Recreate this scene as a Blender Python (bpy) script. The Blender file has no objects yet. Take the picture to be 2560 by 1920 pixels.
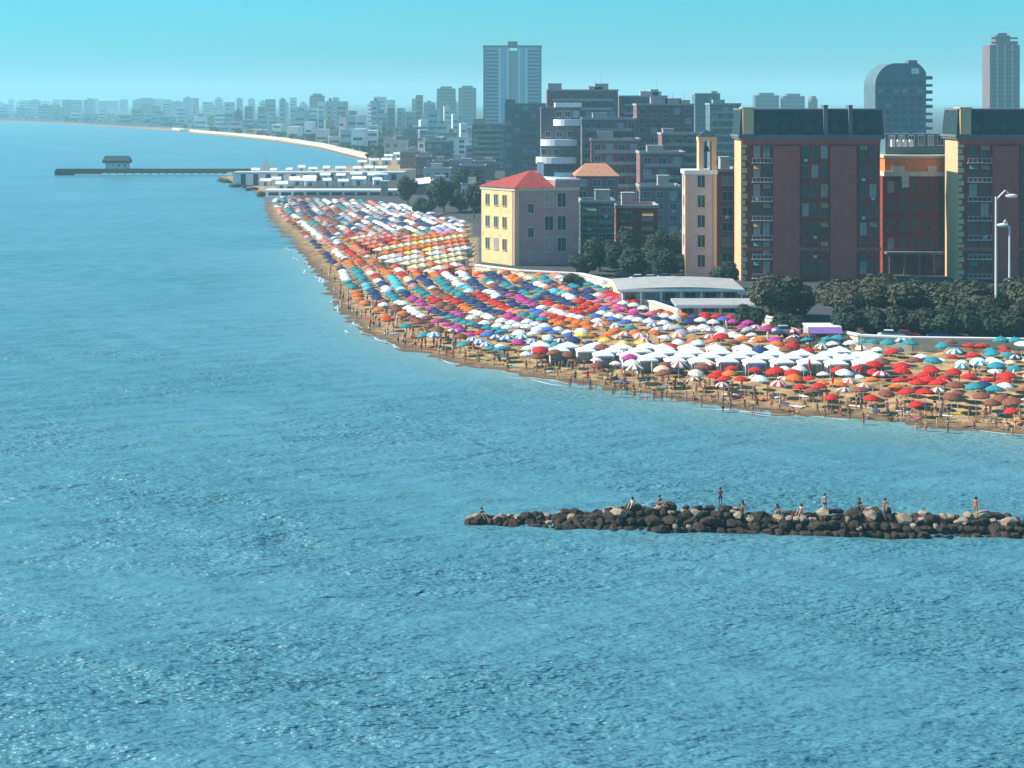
import bpy, bmesh, math, random
import numpy as np
from mathutils import Vector, Matrix
R = math.radians
random.seed(7)
S = bpy.context.scene
C = S.collection

# ------------------------------------------------------------------ camera, sky, sun
F = 4000.0      # focal length in pixels of the 2560-wide photograph
YH = 250.0      # row of the horizon
H = 40.0        # eye height above the sea
cam = bpy.data.cameras.new('camera'); co = bpy.data.objects.new('camera', cam); C.objects.link(co)
co.location = (0, 0, H); co.rotation_euler = (R(90), 0, 0)
cam.lens = 36*F/2560; cam.sensor_width = 36; cam.shift_y = -(960-YH)/2560
cam.clip_start = 1; cam.clip_end = 60000
S.camera = co

SUN_EL, SUN_AZ = 40.0, -84.0            # azimuth from the viewing direction (+Y), negative is to the left
w = bpy.data.worlds.new('World'); S.world = w; w.use_nodes = True
nt = w.node_tree; nt.nodes.clear()
out = nt.nodes.new('ShaderNodeOutputWorld'); bg = nt.nodes.new('ShaderNodeBackground')
sky = nt.nodes.new('ShaderNodeTexSky'); sky.sky_type = 'NISHITA'; sky.sun_disc = False
sky.sun_elevation = R(SUN_EL); sky.sun_rotation = R(SUN_AZ); sky.air_density = 1.0; sky.dust_density = 1.0; sky.ozone_density = 1.6
mx = nt.nodes.new('ShaderNodeMixRGB'); mx.blend_type = 'MULTIPLY'; mx.inputs[0].default_value = 1
mx.inputs[2].default_value = (0.125, 0.71, 0.99, 1)
nt.links.new(sky.outputs[0], mx.inputs[1]); nt.links.new(mx.outputs[0], bg.inputs[0])
bg.inputs[1].default_value = 0.115
nt.links.new(bg.outputs[0], out.inputs[0])
sl = bpy.data.lights.new('sun', 'SUN'); so = bpy.data.objects.new('sun', sl); C.objects.link(so)
sl.energy = 5.0; sl.angle = R(0.5); sl.color = (1.0, 0.93, 0.82)
sd = Vector((math.sin(R(SUN_AZ))*math.cos(R(SUN_EL)), math.cos(R(SUN_AZ))*math.cos(R(SUN_EL)), math.sin(R(SUN_EL))))
so.rotation_euler = sd.to_track_quat('Z', 'Y').to_euler()
S.view_settings.view_transform = 'Standard'; S.view_settings.look = 'None'
S.view_settings.exposure = 0.58; S.view_settings.gamma = 1.0
S.cycles.max_bounces = 5; S.cycles.diffuse_bounces = 2; S.cycles.glossy_bounces = 3; S.cycles.volume_bounces = 2
S.cycles.use_denoising = True
HAZE = 0.00019

# ------------------------------------------------------------------ helpers
def at(px, D): return (px-1280)*D/F
def zat(py, D): return H-(py-YH)*D/F

def mat(name, col, rough=0.8, var=0.12, scale=0.6, metal=0.0, spec=0.3, bump=0.0, bscale=3.0):
    m = bpy.data.materials.new(name); m.use_nodes = True; n = m.node_tree
    b = n.nodes['Principled BSDF']; b.inputs['Roughness'].default_value = rough
    b.inputs['Metallic'].default_value = metal; b.inputs['Specular IOR Level'].default_value = spec
    if var > 0:
        tc = n.nodes.new('ShaderNodeTexCoord'); nz = n.nodes.new('ShaderNodeTexNoise'); cr = n.nodes.new('ShaderNodeValToRGB')
        nz.inputs['Scale'].default_value = scale; nz.inputs['Detail'].default_value = 6; nz.inputs['Roughness'].default_value = 0.65
        n.links.new(tc.outputs['Object'], nz.inputs['Vector']); n.links.new(nz.outputs['Fac'], cr.inputs[0])
        cr.color_ramp.elements[0].position = 0.3; cr.color_ramp.elements[1].position = 0.7
        cr.color_ramp.elements[0].color = (*[c*(1-var) for c in col], 1)
        cr.color_ramp.elements[1].color = (*[min(1, c*(1+var)) for c in col], 1)
        n.links.new(cr.outputs[0], b.inputs['Base Color'])
        if bump:
            bp = n.nodes.new('ShaderNodeBump'); bp.inputs['Strength'].default_value = bump
            nz2 = n.nodes.new('ShaderNodeTexNoise'); nz2.inputs['Scale'].default_value = bscale; nz2.inputs['Detail'].default_value = 8
            n.links.new(tc.outputs['Object'], nz2.inputs['Vector'])
            n.links.new(nz2.outputs['Fac'], bp.inputs['Height']); n.links.new(bp.outputs[0], b.inputs['Normal'])
    else:
        b.inputs['Base Color'].default_value = (*col, 1)
    return m

class MB:
    """collects shapes, links them as ONE mesh object"""
    def __init__(s): s.v = []; s.f = []; s.m = []; s.cur = 0
    def poly(s, pts, faces):
        o = len(s.v); s.v += [tuple(p) for p in pts]; s.f += [tuple(i+o for i in f) for f in faces]; s.m += [s.cur]*len(faces); return s
    def box(s, x0, x1, y0, y1, z0, z1):
        return s.poly([(x0,y0,z0),(x1,y0,z0),(x1,y1,z0),(x0,y1,z0),(x0,y0,z1),(x1,y0,z1),(x1,y1,z1),(x0,y1,z1)],
                      [(0,3,2,1),(4,5,6,7),(0,1,5,4),(1,2,6,5),(2,3,7,6),(3,0,4,7)])
    def prism(s, pts, z0, z1, top=1.0, cx=0, cy=0):
        n = len(pts)
        return s.poly([(x,y,z0) for x,y in pts]+[(cx+(x-cx)*top, cy+(y-cy)*top, z1) for x,y in pts],
                      [tuple(range(n))[::-1], tuple(range(n,2*n))]+[(i,(i+1)%n,n+(i+1)%n,n+i) for i in range(n)])
    def tube(s, a, b, r0, r1=None, n=8):
        r1 = r0 if r1 is None else r1
        a = Vector(a); b = Vector(b); d = (b-a).normalized()
        u = d.orthogonal().normalized(); v = d.cross(u); pts = []
        for c, r in ((a, r0), (b, r1)):
            for k in range(n):
                t = 2*math.pi*k/n; pts.append(c+u*math.cos(t)*r+v*math.sin(t)*r)
        return s.poly(pts, [tuple(range(n))[::-1], tuple(range(n,2*n))]+[(i,(i+1)%n,n+(i+1)%n,n+i) for i in range(n)])
    def lathe(s, prof, n=16, c=(0,0,0), sx=1, sy=1):
        pts = []; fs = []
        for r, z in prof:
            for k in range(n):
                t = 2*math.pi*k/n; pts.append((c[0]+sx*r*math.cos(t), c[1]+sy*r*math.sin(t), c[2]+z))
        for j in range(len(prof)-1):
            for k in range(n): fs.append((j*n+k, j*n+(k+1)%n, (j+1)*n+(k+1)%n, (j+1)*n+k))
        fs.append(tuple(range(n))[::-1]); fs.append(tuple(range((len(prof)-1)*n, len(prof)*n)))
        return s.poly(pts, fs)
    def build(s, name, m=None, parent=None, loc=(0,0,0), rz=0, smooth=False):
        me = bpy.data.meshes.new(name); me.from_pydata(s.v, [], s.f)
        for x in (m if isinstance(m, (list, tuple)) else [m]): me.materials.append(x)
        me.polygons.foreach_set('material_index', s.m)
        if smooth: me.polygons.foreach_set('use_smooth', [True]*len(me.polygons))
        me.update()
        o = bpy.data.objects.new(name, me); C.objects.link(o); o.location = loc; o.rotation_euler = (0,0,rz)
        if parent: o.parent = parent
        return o

def tag(o, label=None, cat=None, group=None, kind=None):
    if label: o['label'] = label
    if cat: o['category'] = cat
    if group: o['group'] = group
    if kind: o['kind'] = kind
    return o
def thing(name, label, cat, loc, rz=0, group=None):
    o = bpy.data.objects.new(name, None); C.objects.link(o); o.location = loc; o.rotation_euler = (0,0,rz)
    o.empty_display_size = 0.3
    return tag(o, label, cat, group)
def copy_tree(o, parent=None):
    c = o.copy(); C.objects.link(c)
    if parent: c.parent = parent
    for ch in KIDS.get(o.name, list(o.children)): copy_tree(ch, c)
    return c
KIDS = {}
def setmat(o, m):
    o.material_slots[0].link = 'OBJECT'; o.material_slots[0].material = m
ONES = 'zero first second third fourth fifth sixth seventh eighth ninth tenth eleventh twelfth thirteenth fourteenth fifteenth sixteenth seventeenth eighteenth nineteenth'.split()
TENS = {2:('twenty','twentieth'),3:('thirty','thirtieth'),4:('forty','fortieth'),5:('fifty','fiftieth'),6:('sixty','sixtieth'),7:('seventy','seventieth'),8:('eighty','eightieth'),9:('ninety','ninetieth')}
def ordi(n):
    if n < 20: return ONES[n]
    if n > 99: return 'last'
    t, u = divmod(n, 10)
    return TENS[t][1] if u == 0 else TENS[t][0]+'-'+ONES[u]

# ------------------------------------------------------------------ coast and ground
COAST_PX = [(3600,1190),(3000,1150),(2700,1105),(2560,1088),(2430,1076),(2141,1049),(1967,1036),(1736,1006),(1446,962),(1157,914),(1007,874),(914,833),(845,775),
    (810,706),(764,648),(717,596),(677,555),(663,520),(663,500),(622,470),(560,452),(545,443),(600,437),(760,428),(900,413),(925,403),(895,396),(800,372),(700,356),(600,345),(500,336),
    (430,328),(300,318),(150,309),(0,303),(-300,298),(-900,292)]
coast = [((x-1280)*H/(y-YH), F*H/(y-YH)) for x, y in COAST_PX]
land_poly = coast + [(-9000, 4500), (-9000, 30000), (12000, 30000), (12000, 150), (250, 150)]
# smooth resample of the coast for rows along it
INL_PX = [(3400,905),(2900,880),(2560,862),(2280,858),(2150,852),(1900,800),(1700,790),(1570,745),(1528,712),(1450,694),(1300,686),(1190,672),(1185,620),(1180,560),(1040,520),(900,500),(700,492)]
CZ = 3.0
inl = [((x-1280)*(H-CZ)/(y-YH), F*(H-CZ)/(y-YH)) for x, y in INL_PX]
city_poly = inl + [(-70, 640), (-100, 700), (-40, 900), (-60, 1150), (-260, 1800), (-600, 2400), (-1400, 3500), (-9000, 5000), (-9000, 30000), (12000, 30000), (12000, 250)]

def inside(poly, X, Y):
    X = np.asarray(X, float); Y = np.asarray(Y, float); r = np.zeros(X.shape, bool); n = len(poly)
    for i in range(n):
        x0, y0 = poly[i]; x1, y1 = poly[(i+1) % n]
        if y0 == y1: continue
        c = ((y0 > Y) != (y1 > Y)) & (X < (x1-x0)*(Y-y0)/(y1-y0)+x0)
        r ^= c
    return r
def dist(line, X, Y):
    X = np.asarray(X, float); Y = np.asarray(Y, float); d = np.full(X.shape, 1e9)
    for i in range(len(line)-1):
        x0, y0 = line[i]; x1, y1 = line[i+1]; dx, dy = x1-x0, y1-y0; L = dx*dx+dy*dy
        t = np.clip(((X-x0)*dx+(Y-y0)*dy)/L, 0, 1)
        d = np.minimum(d, np.hypot(X-x0-t*dx, Y-y0-t*dy))
    return d
def gheight(X, Y):
    d = dist(coast, X, Y); ins = inside(land_poly, X, Y)
    z = np.where(ins, 2.2*(1-np.exp(-d*0.035)), -np.minimum(d*0.06, 3.0))
    c = inside(city_poly, X, Y) & ins
    return np.where(c, CZ, z), c, ins
def gz(x, y): return float(gheight(np.array([x]), np.array([y]))[0][0])
def gpx(px, py):
    z = 1.0
    for _ in range(8):
        D = F*(H-z)/(py-YH); z = gz(at(px, D), D)
    return at(px, D), D, z

def build_ground():
    ys = [150.0]
    while ys[-1] < 13000: ys.append(ys[-1]*1.0095)
    us = np.linspace(-0.62, 0.75, 300); Y = np.array(ys)
    U, YY = np.meshgrid(us, Y); XX = U*YY
    Z, c, ins = gheight(XX, YY)
    rng = np.random.default_rng(3)
    Z = Z + np.where(c, 0, rng.normal(0, 0.035, Z.shape))
    ny, nx = Z.shape
    me = bpy.data.meshes.new('ground')
    co_ = np.stack([XX, YY, Z], -1).reshape(-1, 3)
    me.vertices.add(ny*nx); me.vertices.foreach_set('co', co_.ravel())
    i = np.arange(ny*nx).reshape(ny, nx)
    q = np.stack([i[:-1,:-1], i[:-1,1:], i[1:,1:], i[1:,:-1]], -1).reshape(-1, 4)
    me.loops.add(q.size); me.loops.foreach_set('vertex_index', q.ravel())
    me.polygons.add(len(q)); me.polygons.foreach_set('loop_start', np.arange(0, q.size, 4)); me.polygons.foreach_set('loop_total', np.full(len(q), 4))
    at_ = me.attributes.new('city', 'FLOAT', 'POINT'); at_.data.foreach_set('value', c.astype(float).ravel())
    me.update(); me.validate()
    m = bpy.data.materials.new('sand_and_paving'); m.use_nodes = True; n = m.node_tree; b = n.nodes['Principled BSDF']
    b.inputs['Roughness'].default_value = 0.95; b.inputs['Specular IOR Level'].default_value = 0.1
    geo = n.nodes.new('ShaderNodeNewGeometry'); sep = n.nodes.new('ShaderNodeSeparateXYZ'); n.links.new(geo.outputs['Position'], sep.inputs[0])
    nz = n.nodes.new('ShaderNodeTexNoise'); nz.inputs['Scale'].default_value = 0.45; nz.inputs['Detail'].default_value = 8
    n.links.new(geo.outputs['Position'], nz.inputs['Vector'])
    cr = n.nodes.new('ShaderNodeValToRGB'); n.links.new(nz.outputs['Fac'], cr.inputs[0])
    cr.color_ramp.elements[0].position = .35; cr.color_ramp.elements[0].color = (.20,.125,.06,1)
    cr.color_ramp.elements[1].position = .65; cr.color_ramp.elements[1].color = (.56,.37,.18,1)
    wet = n.nodes.new('ShaderNodeMapRange'); wet.inputs['From Min'].default_value = 0.05; wet.inputs['From Max'].default_value = 0.34
    n.links.new(sep.outputs['Z'], wet.inputs['Value'])
    w1 = n.nodes.new('ShaderNodeMixRGB'); w1.inputs[1].default_value = (.15,.095,.055,1)
    n.links.new(wet.outputs[0], w1.inputs[0]); n.links.new(cr.outputs[0], w1.inputs[2])
    a = n.nodes.new('ShaderNodeAttribute'); a.attribute_name = 'city'
    cr2 = n.nodes.new('ShaderNodeValToRGB'); n.links.new(nz.outputs['Fac'], cr2.inputs[0])
    cr2.color_ramp.elements[0].color = (.035,.04,.042,1); cr2.color_ramp.elements[1].color = (.12,.115,.11,1)
    w2 = n.nodes.new('ShaderNodeMixRGB'); n.links.new(a.outputs['Fac'], w2.inputs[0]); n.links.new(w1.outputs[0], w2.inputs[1]); n.links.new(cr2.outputs[0], w2.inputs[2])
    n.links.new(w2.outputs[0], b.inputs['Base Color'])
    me.materials.append(m)
    o = bpy.data.objects.new('ground', me); C.objects.link(o); tag(o, kind='structure')
build_ground()

# ------------------------------------------------------------------ sea
def build_sea():
    rng = np.random.default_rng(11)
    ys = [55.0]
    while ys[-1] < 420: ys.append(ys[-1]*1.0022+0.02)
    while ys[-1] < 1300: ys.append(ys[-1]*(1.0022+(ys[-1]-420)*8e-6)+.05)
    while ys[-1] < 13000: ys.append(ys[-1]*1.03)
    Y = np.array(ys); us = np.linspace(-1.0, 1.0, 900); U, YY = np.meshgrid(us, Y); XX = U*YY
    Z = np.zeros_like(XX)
    for k in range(46):
        lam = 10**rng.uniform(-0.02, 1.05); th = rng.normal(1.5, 0.42); A = 0.011*lam**0.8*rng.uniform(.5, 1.2)
        ph = rng.uniform(0, 6.28); kx = math.cos(th)*6.283/lam; ky = math.sin(th)*6.283/lam
        # waves too short for the grid fade with distance
        Z += A*np.sin(kx*XX+ky*YY+ph+0.9*np.sin(kx*.21*XX-ky*.17*YY+ph*2))*np.clip(1.6-YY*0.006/lam, 0, 1)
    Z *= np.clip((900-YY)/500, 0, 1)
    Z += .085*np.sin(6.283*(YY+.12*XX+.4*np.sin(XX*.5))/1.9)*np.exp(-((XX-31)/7.5)**2-((YY-103)/4.2)**2)   # a passing set of short waves
    sh = dist(coast, XX[YY < 430].ravel(), YY[YY < 430].ravel())
    shal = np.zeros_like(Z); shal[YY < 430] = .85*np.exp(-sh/7.0); f = np.ones_like(Z); f[YY < 430] = np.clip(sh/25, 0.25, 1); Z *= f
    ny, nx = Z.shape
    me = bpy.data.meshes.new('sea')
    me.vertices.add(ny*nx); me.vertices.foreach_set('co', np.stack([XX, YY, Z], -1).ravel())
    i = np.arange(ny*nx).reshape(ny, nx)
    q = np.stack([i[:-1,:-1], i[:-1,1:], i[1:,1:], i[1:,:-1]], -1).reshape(-1, 4)
    me.loops.add(q.size); me.loops.foreach_set('vertex_index', q.ravel())
    me.polygons.add(len(q)); me.polygons.foreach_set('loop_start', np.arange(0, q.size, 4)); me.polygons.foreach_set('loop_total', np.full(len(q), 4))
    sa_ = me.attributes.new('shallow', 'FLOAT', 'POINT'); sa_.data.foreach_set('value', shal.ravel())
    me.polygons.foreach_set('use_smooth', [True]*len(q)); me.update()
    m = bpy.data.materials.new('sea_water'); m.use_nodes = True; n = m.node_tree; b = n.nodes['Principled BSDF']
    b.inputs['Base Color'].default_value = (0.03, 0.22, 0.30, 1); b.inputs['Roughness'].default_value = 0.30; b.inputs['IOR'].default_value = 1.33
    geo = n.nodes.new('ShaderNodeNewGeometry'); prev = None
    sp = n.nodes.new('ShaderNodeSeparateXYZ'); n.links.new(geo.outputs['Position'], sp.inputs[0])
    calm = n.nodes.new('ShaderNodeMapRange'); calm.inputs['From Min'].default_value = 110; calm.inputs['From Max'].default_value = 330
    calm.inputs['To Min'].default_value = 1.0; calm.inputs['To Max'].default_value = 0.30
    n.links.new(sp.outputs['Y'], calm.inputs['Value'])
    gust = n.nodes.new('ShaderNodeTexNoise'); gust.inputs['Scale'].default_value = 0.035; gust.inputs['Detail'].default_value = 3
    n.links.new(geo.outputs['Position'], gust.inputs['Vector'])
    gr = n.nodes.new('ShaderNodeMapRange'); gr.inputs['From Min'].default_value = .35; gr.inputs['From Max'].default_value = .65; gr.inputs['To Min'].default_value = .45; gr.inputs['To Max'].default_value = 1.15
    n.links.new(gust.outputs['Fac'], gr.inputs['Value'])
    mu = n.nodes.new('ShaderNodeMath'); mu.operation = 'MULTIPLY'; n.links.new(calm.outputs[0], mu.inputs[0]); n.links.new(gr.outputs[0], mu.inputs[1])
    for sc_, st, ds, sy, dt in ((0.13, .5, 1.2, 2.4, 1), (0.55, .9, .70, 2.8, 1.5), (1.3, 1.0, .40, 2.6, 1.0), (3.0, 1.0, .16, 2.0, 2)):
        mp = n.nodes.new('ShaderNodeMapping'); mp.inputs['Scale'].default_value = (1, sy, 1); mp.inputs['Rotation'].default_value = (0, 0, R(sc_*9-6))
        n.links.new(geo.outputs['Position'], mp.inputs[0])
        nz = n.nodes.new('ShaderNodeTexNoise'); nz.inputs['Scale'].default_value = sc_; nz.inputs['Detail'].default_value = dt
        n.links.new(mp.outputs[0], nz.inputs['Vector'])
        bp = n.nodes.new('ShaderNodeBump'); bp.inputs['Distance'].default_value = ds
        ms = n.nodes.new('ShaderNodeMath'); ms.operation = 'MULTIPLY'; ms.inputs[1].default_value = st; n.links.new(mu.outputs[0], ms.inputs[0]); n.links.new(ms.outputs[0], bp.inputs['Strength'])
        n.links.new(nz.outputs['Fac'], bp.inputs['Height'])
        if prev: n.links.new(prev.outputs[0], bp.inputs['Normal'])
        prev = bp
    n.links.new(prev.outputs[0], b.inputs['Normal'])
    # broad patches of greener and bluer water
    nz = n.nodes.new('ShaderNodeTexNoise'); nz.inputs['Scale'].default_value = 0.02; nz.inputs['Detail'].default_value = 3
    n.links.new(geo.outputs['Position'], nz.inputs['Vector'])
    cr = n.nodes.new('ShaderNodeValToRGB'); n.links.new(nz.outputs['Fac'], cr.inputs[0])
    cr.color_ramp.elements[0].position = .3; cr.color_ramp.elements[1].position = .7
    cr.color_ramp.elements[0].color = (.075,.225,.26,1); cr.color_ramp.elements[1].color = (.105,.265,.32,1)
    sa = n.nodes.new('ShaderNodeAttribute'); sa.attribute_name = 'shallow'
    sx = n.nodes.new('ShaderNodeMixRGB'); sx.inputs[2].default_value = (.22,.36,.33,1); n.links.new(sa.outputs['Fac'], sx.inputs[0]); n.links.new(cr.outputs[0], sx.inputs[1])
    n.links.new(sx.outputs[0], b.inputs['Base Color'])
    me.materials.append(m)
    o = bpy.data.objects.new('sea', me); C.objects.link(o); tag(o, kind='structure')
build_sea()

# shallow foam where the wavelets break on the sand
M = {}
M['foam'] = mat('foam', (.75,.78,.78), .6, .15, 2)
def build_foam():
    b = MB(); rnd = random.Random(4)
    pts = coast[1:16]
    for (x0,y0),(x1,y1) in zip(pts[:-1], pts[1:]):
        L = math.hypot(x1-x0, y1-y0); t = 0
        while t < L:
            ln = rnd.uniform(4, 14); 
            if rnd.random() < .62:
                tx, ty = (x1-x0)/L, (y1-y0)/L; nx_, ny_ = ty, -tx
                if inside(land_poly, [x0+nx_*3], [y0+ny_*3])[0]: nx_, ny_ = -nx_, -ny_
                off = rnd.choice([.2, .5, 2.4])+rnd.uniform(-.3, .3); k = 9; wd = rnd.uniform(.05, .16); P = []
                for j in range(k+1):
                    s = t+ln*j/k; o_ = off+.35*math.sin(s*.7); hw = wd*math.sin(math.pi*j/k)+.02
                    P.append((x0+tx*s+nx_*(o_-hw), y0+ty*s+ny_*(o_-hw), .075)); P.append((x0+tx*s+nx_*(o_+hw), y0+ty*s+ny_*(o_+hw), .075))
                b.poly(P, [(2*j, 2*j+1, 2*j+3, 2*j+2) for j in range(k)])
            t += ln*rnd.uniform(.8, 1.5)
    tag(b.build('foam', M['foam']), 'thin white foam lines where ripples meet the sand', 'foam', kind='stuff')
build_foam()

# ------------------------------------------------------------------ materials
M['brick'] = mat('dark_red_brick', (.27,.042,.032), .9, .45, .9)
M['brickp'] = mat('brick_pier', (.55,.095,.075), .9, .2, 1.2)
M['slate'] = mat('slate_roof', (.022,.05,.052), .6, .35, .8)
M['cream'] = mat('cream_render', (.74,.46,.25), .85, .1, .4)
M['white'] = mat('white_paint', (.82,.80,.76), .7, .06, .6)
M['stone'] = mat('pale_stone', (.66,.56,.42), .85, .15, .8)
M['glass'] = mat('window_glass', (.025,.06,.065), .12, .3, .7, spec=.6)
M['frame'] = mat('window_frame', (.55,.52,.50), .6, .1, 1)
M['redtile'] = mat('red_roof_tiles', (.38,.06,.05), .8, .25, 1.2)
M['terracotta'] = mat('terracotta_tiles', (.85,.22,.06), .8, .2, 1)
M['conc'] = mat('concrete', (.40,.38,.35), .9, .18, .5)
M['dconc'] = mat('dark_concrete', (.17,.17,.18), .9, .2, .5)
M['mauve'] = mat('mauve_render', (.30,.12,.12), .9, .15, .3)
M['grey'] = mat('grey_render', (.20,.15,.16), .9, .15, .3)
M['teal'] = mat('teal_grey_render', (.11,.18,.20), .85, .15, .3)
M['tan'] = mat('tan_render', (.45,.36,.27), .9, .15, .3)
M['palegrey'] = mat('pale_grey_render', (.50,.50,.50), .9, .12, .3)
M['green'] = mat('dark_green_panel', (.03,.11,.09), .4, .3, .4)
M['hiptile'] = mat('weathered_roof_tiles', (.48,.21,.12), .9, .25, 1)
M['bluegl'] = mat('blue_glass', (.32,.46,.54), .4, .15, .3, spec=.6)
M['wood'] = mat('dark_timber', (.10,.07,.05), .9, .3, 2)
M['pole'] = mat('pale_pole', (.70,.66,.62), .5, .05, 1)
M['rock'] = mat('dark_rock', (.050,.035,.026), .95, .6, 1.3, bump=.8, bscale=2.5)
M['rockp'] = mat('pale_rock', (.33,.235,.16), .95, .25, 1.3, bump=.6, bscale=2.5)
M['leaf'] = mat('olive_leaves', (.060,.062,.028), .75, .55, .5)
M['leaf2'] = mat('deep_green_leaves', (.026,.048,.026), .75, .5, .5)
M['bark'] = mat('bark', (.11,.08,.055), .95, .3, 4)
M['canvas_purple'] = mat('purple_awning', (.26,.13,.36), .8, .1)
for lm in ('leaf','leaf2'):
    n = M[lm].node_tree; b_ = n.nodes['Principled BSDF']; src = b_.inputs['Base Color'].links[0].from_socket
    oi = n.nodes.new('ShaderNodeObjectInfo'); hs = n.nodes.new('ShaderNodeHueSaturation'); ma = n.nodes.new('ShaderNodeMapRange')
    ma.inputs['To Min'].default_value = .44; ma.inputs['To Max'].default_value = .52; n.links.new(oi.outputs['Random'], ma.inputs['Value'])
    hs.inputs['Saturation'].default_value = .85; n.links.new(ma.outputs[0], hs.inputs['Hue']); n.links.new(src, hs.inputs['Color']); n.links.new(hs.outputs[0], b_.inputs['Base Color'])
CANVAS = {}
for nm, c in dict(white=(.86,.85,.82), cream=(.80,.64,.38), red=(.62,.022,.015), orange=(.78,.17,.025), salmon=(.72,.24,.17), pink=(.70,.12,.24), magenta=(.50,.04,.24),
    teal=(.03,.27,.30), blue=(.06,.16,.50), turquoise=(.10,.50,.58), yellow=(.82,.62,.10), green=(.06,.26,.08), brown=(.25,.08,.05), lilac=(.48,.36,.66), grey=(.38,.38,.40), navy=(.03,.05,.16)).items():
    CANVAS[nm] = mat('canvas_'+nm, [x_*.88 for x_ in c], .85, .14, 1.5)
SKIN = [mat('skin_tanned', (.42,.21,.12), .6, .06), mat('skin_fair', (.66,.40,.28), .6, .06), mat('skin_brown', (.22,.10,.06), .6, .06)]
HAIR = [mat('hair_dark', (.03,.02,.015), .6, .1), mat('hair_brown', (.13,.07,.035), .6, .1), mat('hair_blond', (.45,.30,.13), .6, .1)]

# ------------------------------------------------------------------ trees
def leaf_blob(seed, rx, ry, rz, n, leaf=0.32, lobes=9):
    rnd = random.Random(seed); b = MB(); L = []
    for k in range(lobes):
        a = rnd.uniform(0, 6.28); r = rnd.uniform(.15, .62)
        L.append((math.cos(a)*r*rx, math.sin(a)*r*ry, rnd.uniform(-.35, .55)*rz, rnd.uniform(.34, .52)))
    for k in range(n):
        cx, cy, cz, s = rnd.choice(L)
        d = Vector((rnd.gauss(0,1), rnd.gauss(0,1), rnd.gauss(0,1))).normalized()*rnd.uniform(.72, 1.06)
        p = Vector((cx+d.x*rx*s, cy+d.y*ry*s, cz+d.z*rz*s*1.15))
        nn = (d+Vector((rnd.uniform(-.7,.7), rnd.uniform(-.7,.7), rnd.uniform(-.2,1)))).normalized()
        u = nn.orthogonal().normalized(); u.rotate(Matrix.Rotation(rnd.uniform(0, 6.28), 3, nn)); v = nn.cross(u); l = leaf*rnd.uniform(.6, 1.4)
        b.poly([p-u*l-v*l*.3, p+v*l*.55, p+u*l-v*l*.3, p-v*l*.75], [(0,3,2,1)])
    return b
def tree_proto(seed, h, rx, ry, rz, n, leafmat, leaf=.32):
    root = thing('tree', 'tree', 'tree', (0,0,0)); rnd = random.Random(seed)
    t = MB(); top = h-rz*1.1
    t.tube((0,0,-.2), (.1,.05,top*.55), .26, .2); t.tube((.1,.05,top*.55), (.0,.1,top+.5), .2, .12)
    for k in range(6):
        a = k*1.05+rnd.uniform(-.3,.3)
        t.tube((.05,.05,top*rnd.uniform(.55,.95)), (math.cos(a)*rx*.55, math.sin(a)*ry*.55, h-rz+rnd.uniform(-.2,.5)*rz), .11, .04, 6)
    t.build('trunk', M['bark'], root)
    leaf_blob(seed, rx, ry, rz, n, leaf).build('crown', leafmat, root, (0,0,h-rz))
    return root
protos = [tree_proto(1, 8.2, 5.8, 5.2, 3.9, 7000, M['leaf']), tree_proto(2, 7.9, 6.9, 5.6, 3.8, 8000, M['leaf']), tree_proto(3, 6.4, 4.4, 4.0, 3.1, 5000, M['leaf2']), tree_proto(4, 8.8, 4.6, 4.4, 4.3, 4400, M['leaf2'])]
used = set()
for p_ in protos: KIDS[p_.name] = list(p_.children)
def place_tree(k, x, y, s, label, group=None):
    p = protos[k]
    if k in used: o = copy_tree(p)
    else: o = p; used.add(k)
    o.location = (x, y, gz(x, y)-.1); o.rotation_euler = (0,0,random.uniform(0,6.28)); o.scale = (s*random.uniform(.88,1.15), s*random.uniform(.88,1.15), s*random.uniform(.85,1.12))
    tag(o, label, 'tree', group)
    return o
# ------------------------------------------------------------------ buildings
def win_mesh(w_, h_, sill=True):
    b = MB(); b.cur = 1
    b.box(-w_/2-.10, w_/2+.10, -.07, .02, h_/2, h_/2+.13); b.box(-w_/2-.10, w_/2+.10, -.16, .02, -h_/2-.14, -h_/2)
    b.box(-w_/2-.10, -w_/2, -.07, .02, -h_/2, h_/2); b.box(w_/2, w_/2+.10, -.07, .02, -h_/2, h_/2)
    b.box(-.04, .04, -.05, -.012, -h_/2, h_/2)
    b.cur = 0; b.box(-w_/2, w_/2, -.03, .02, -h_/2, h_/2)
    return b
M['curtain'] = mat('window_blind', (.36,.33,.30), .7, .2, 1)
WM = {}
def window(parent, x, y, z, w_, h_, rz=0, fm=None):
    cu = 'curtain' if random.random() < .2 else 'glass'
    key = (round(w_,1), round(h_,1), fm, cu)
    if key not in WM:
        o = win_mesh(w_, h_).build('window', [M[cu], M[fm or 'frame']], parent); WM[key] = o
    else:
        o = WM[key].copy(); C.objects.link(o); o.parent = parent
    o.location = (x, y, z); o.rotation_euler = (0,0,rz); return o

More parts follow.
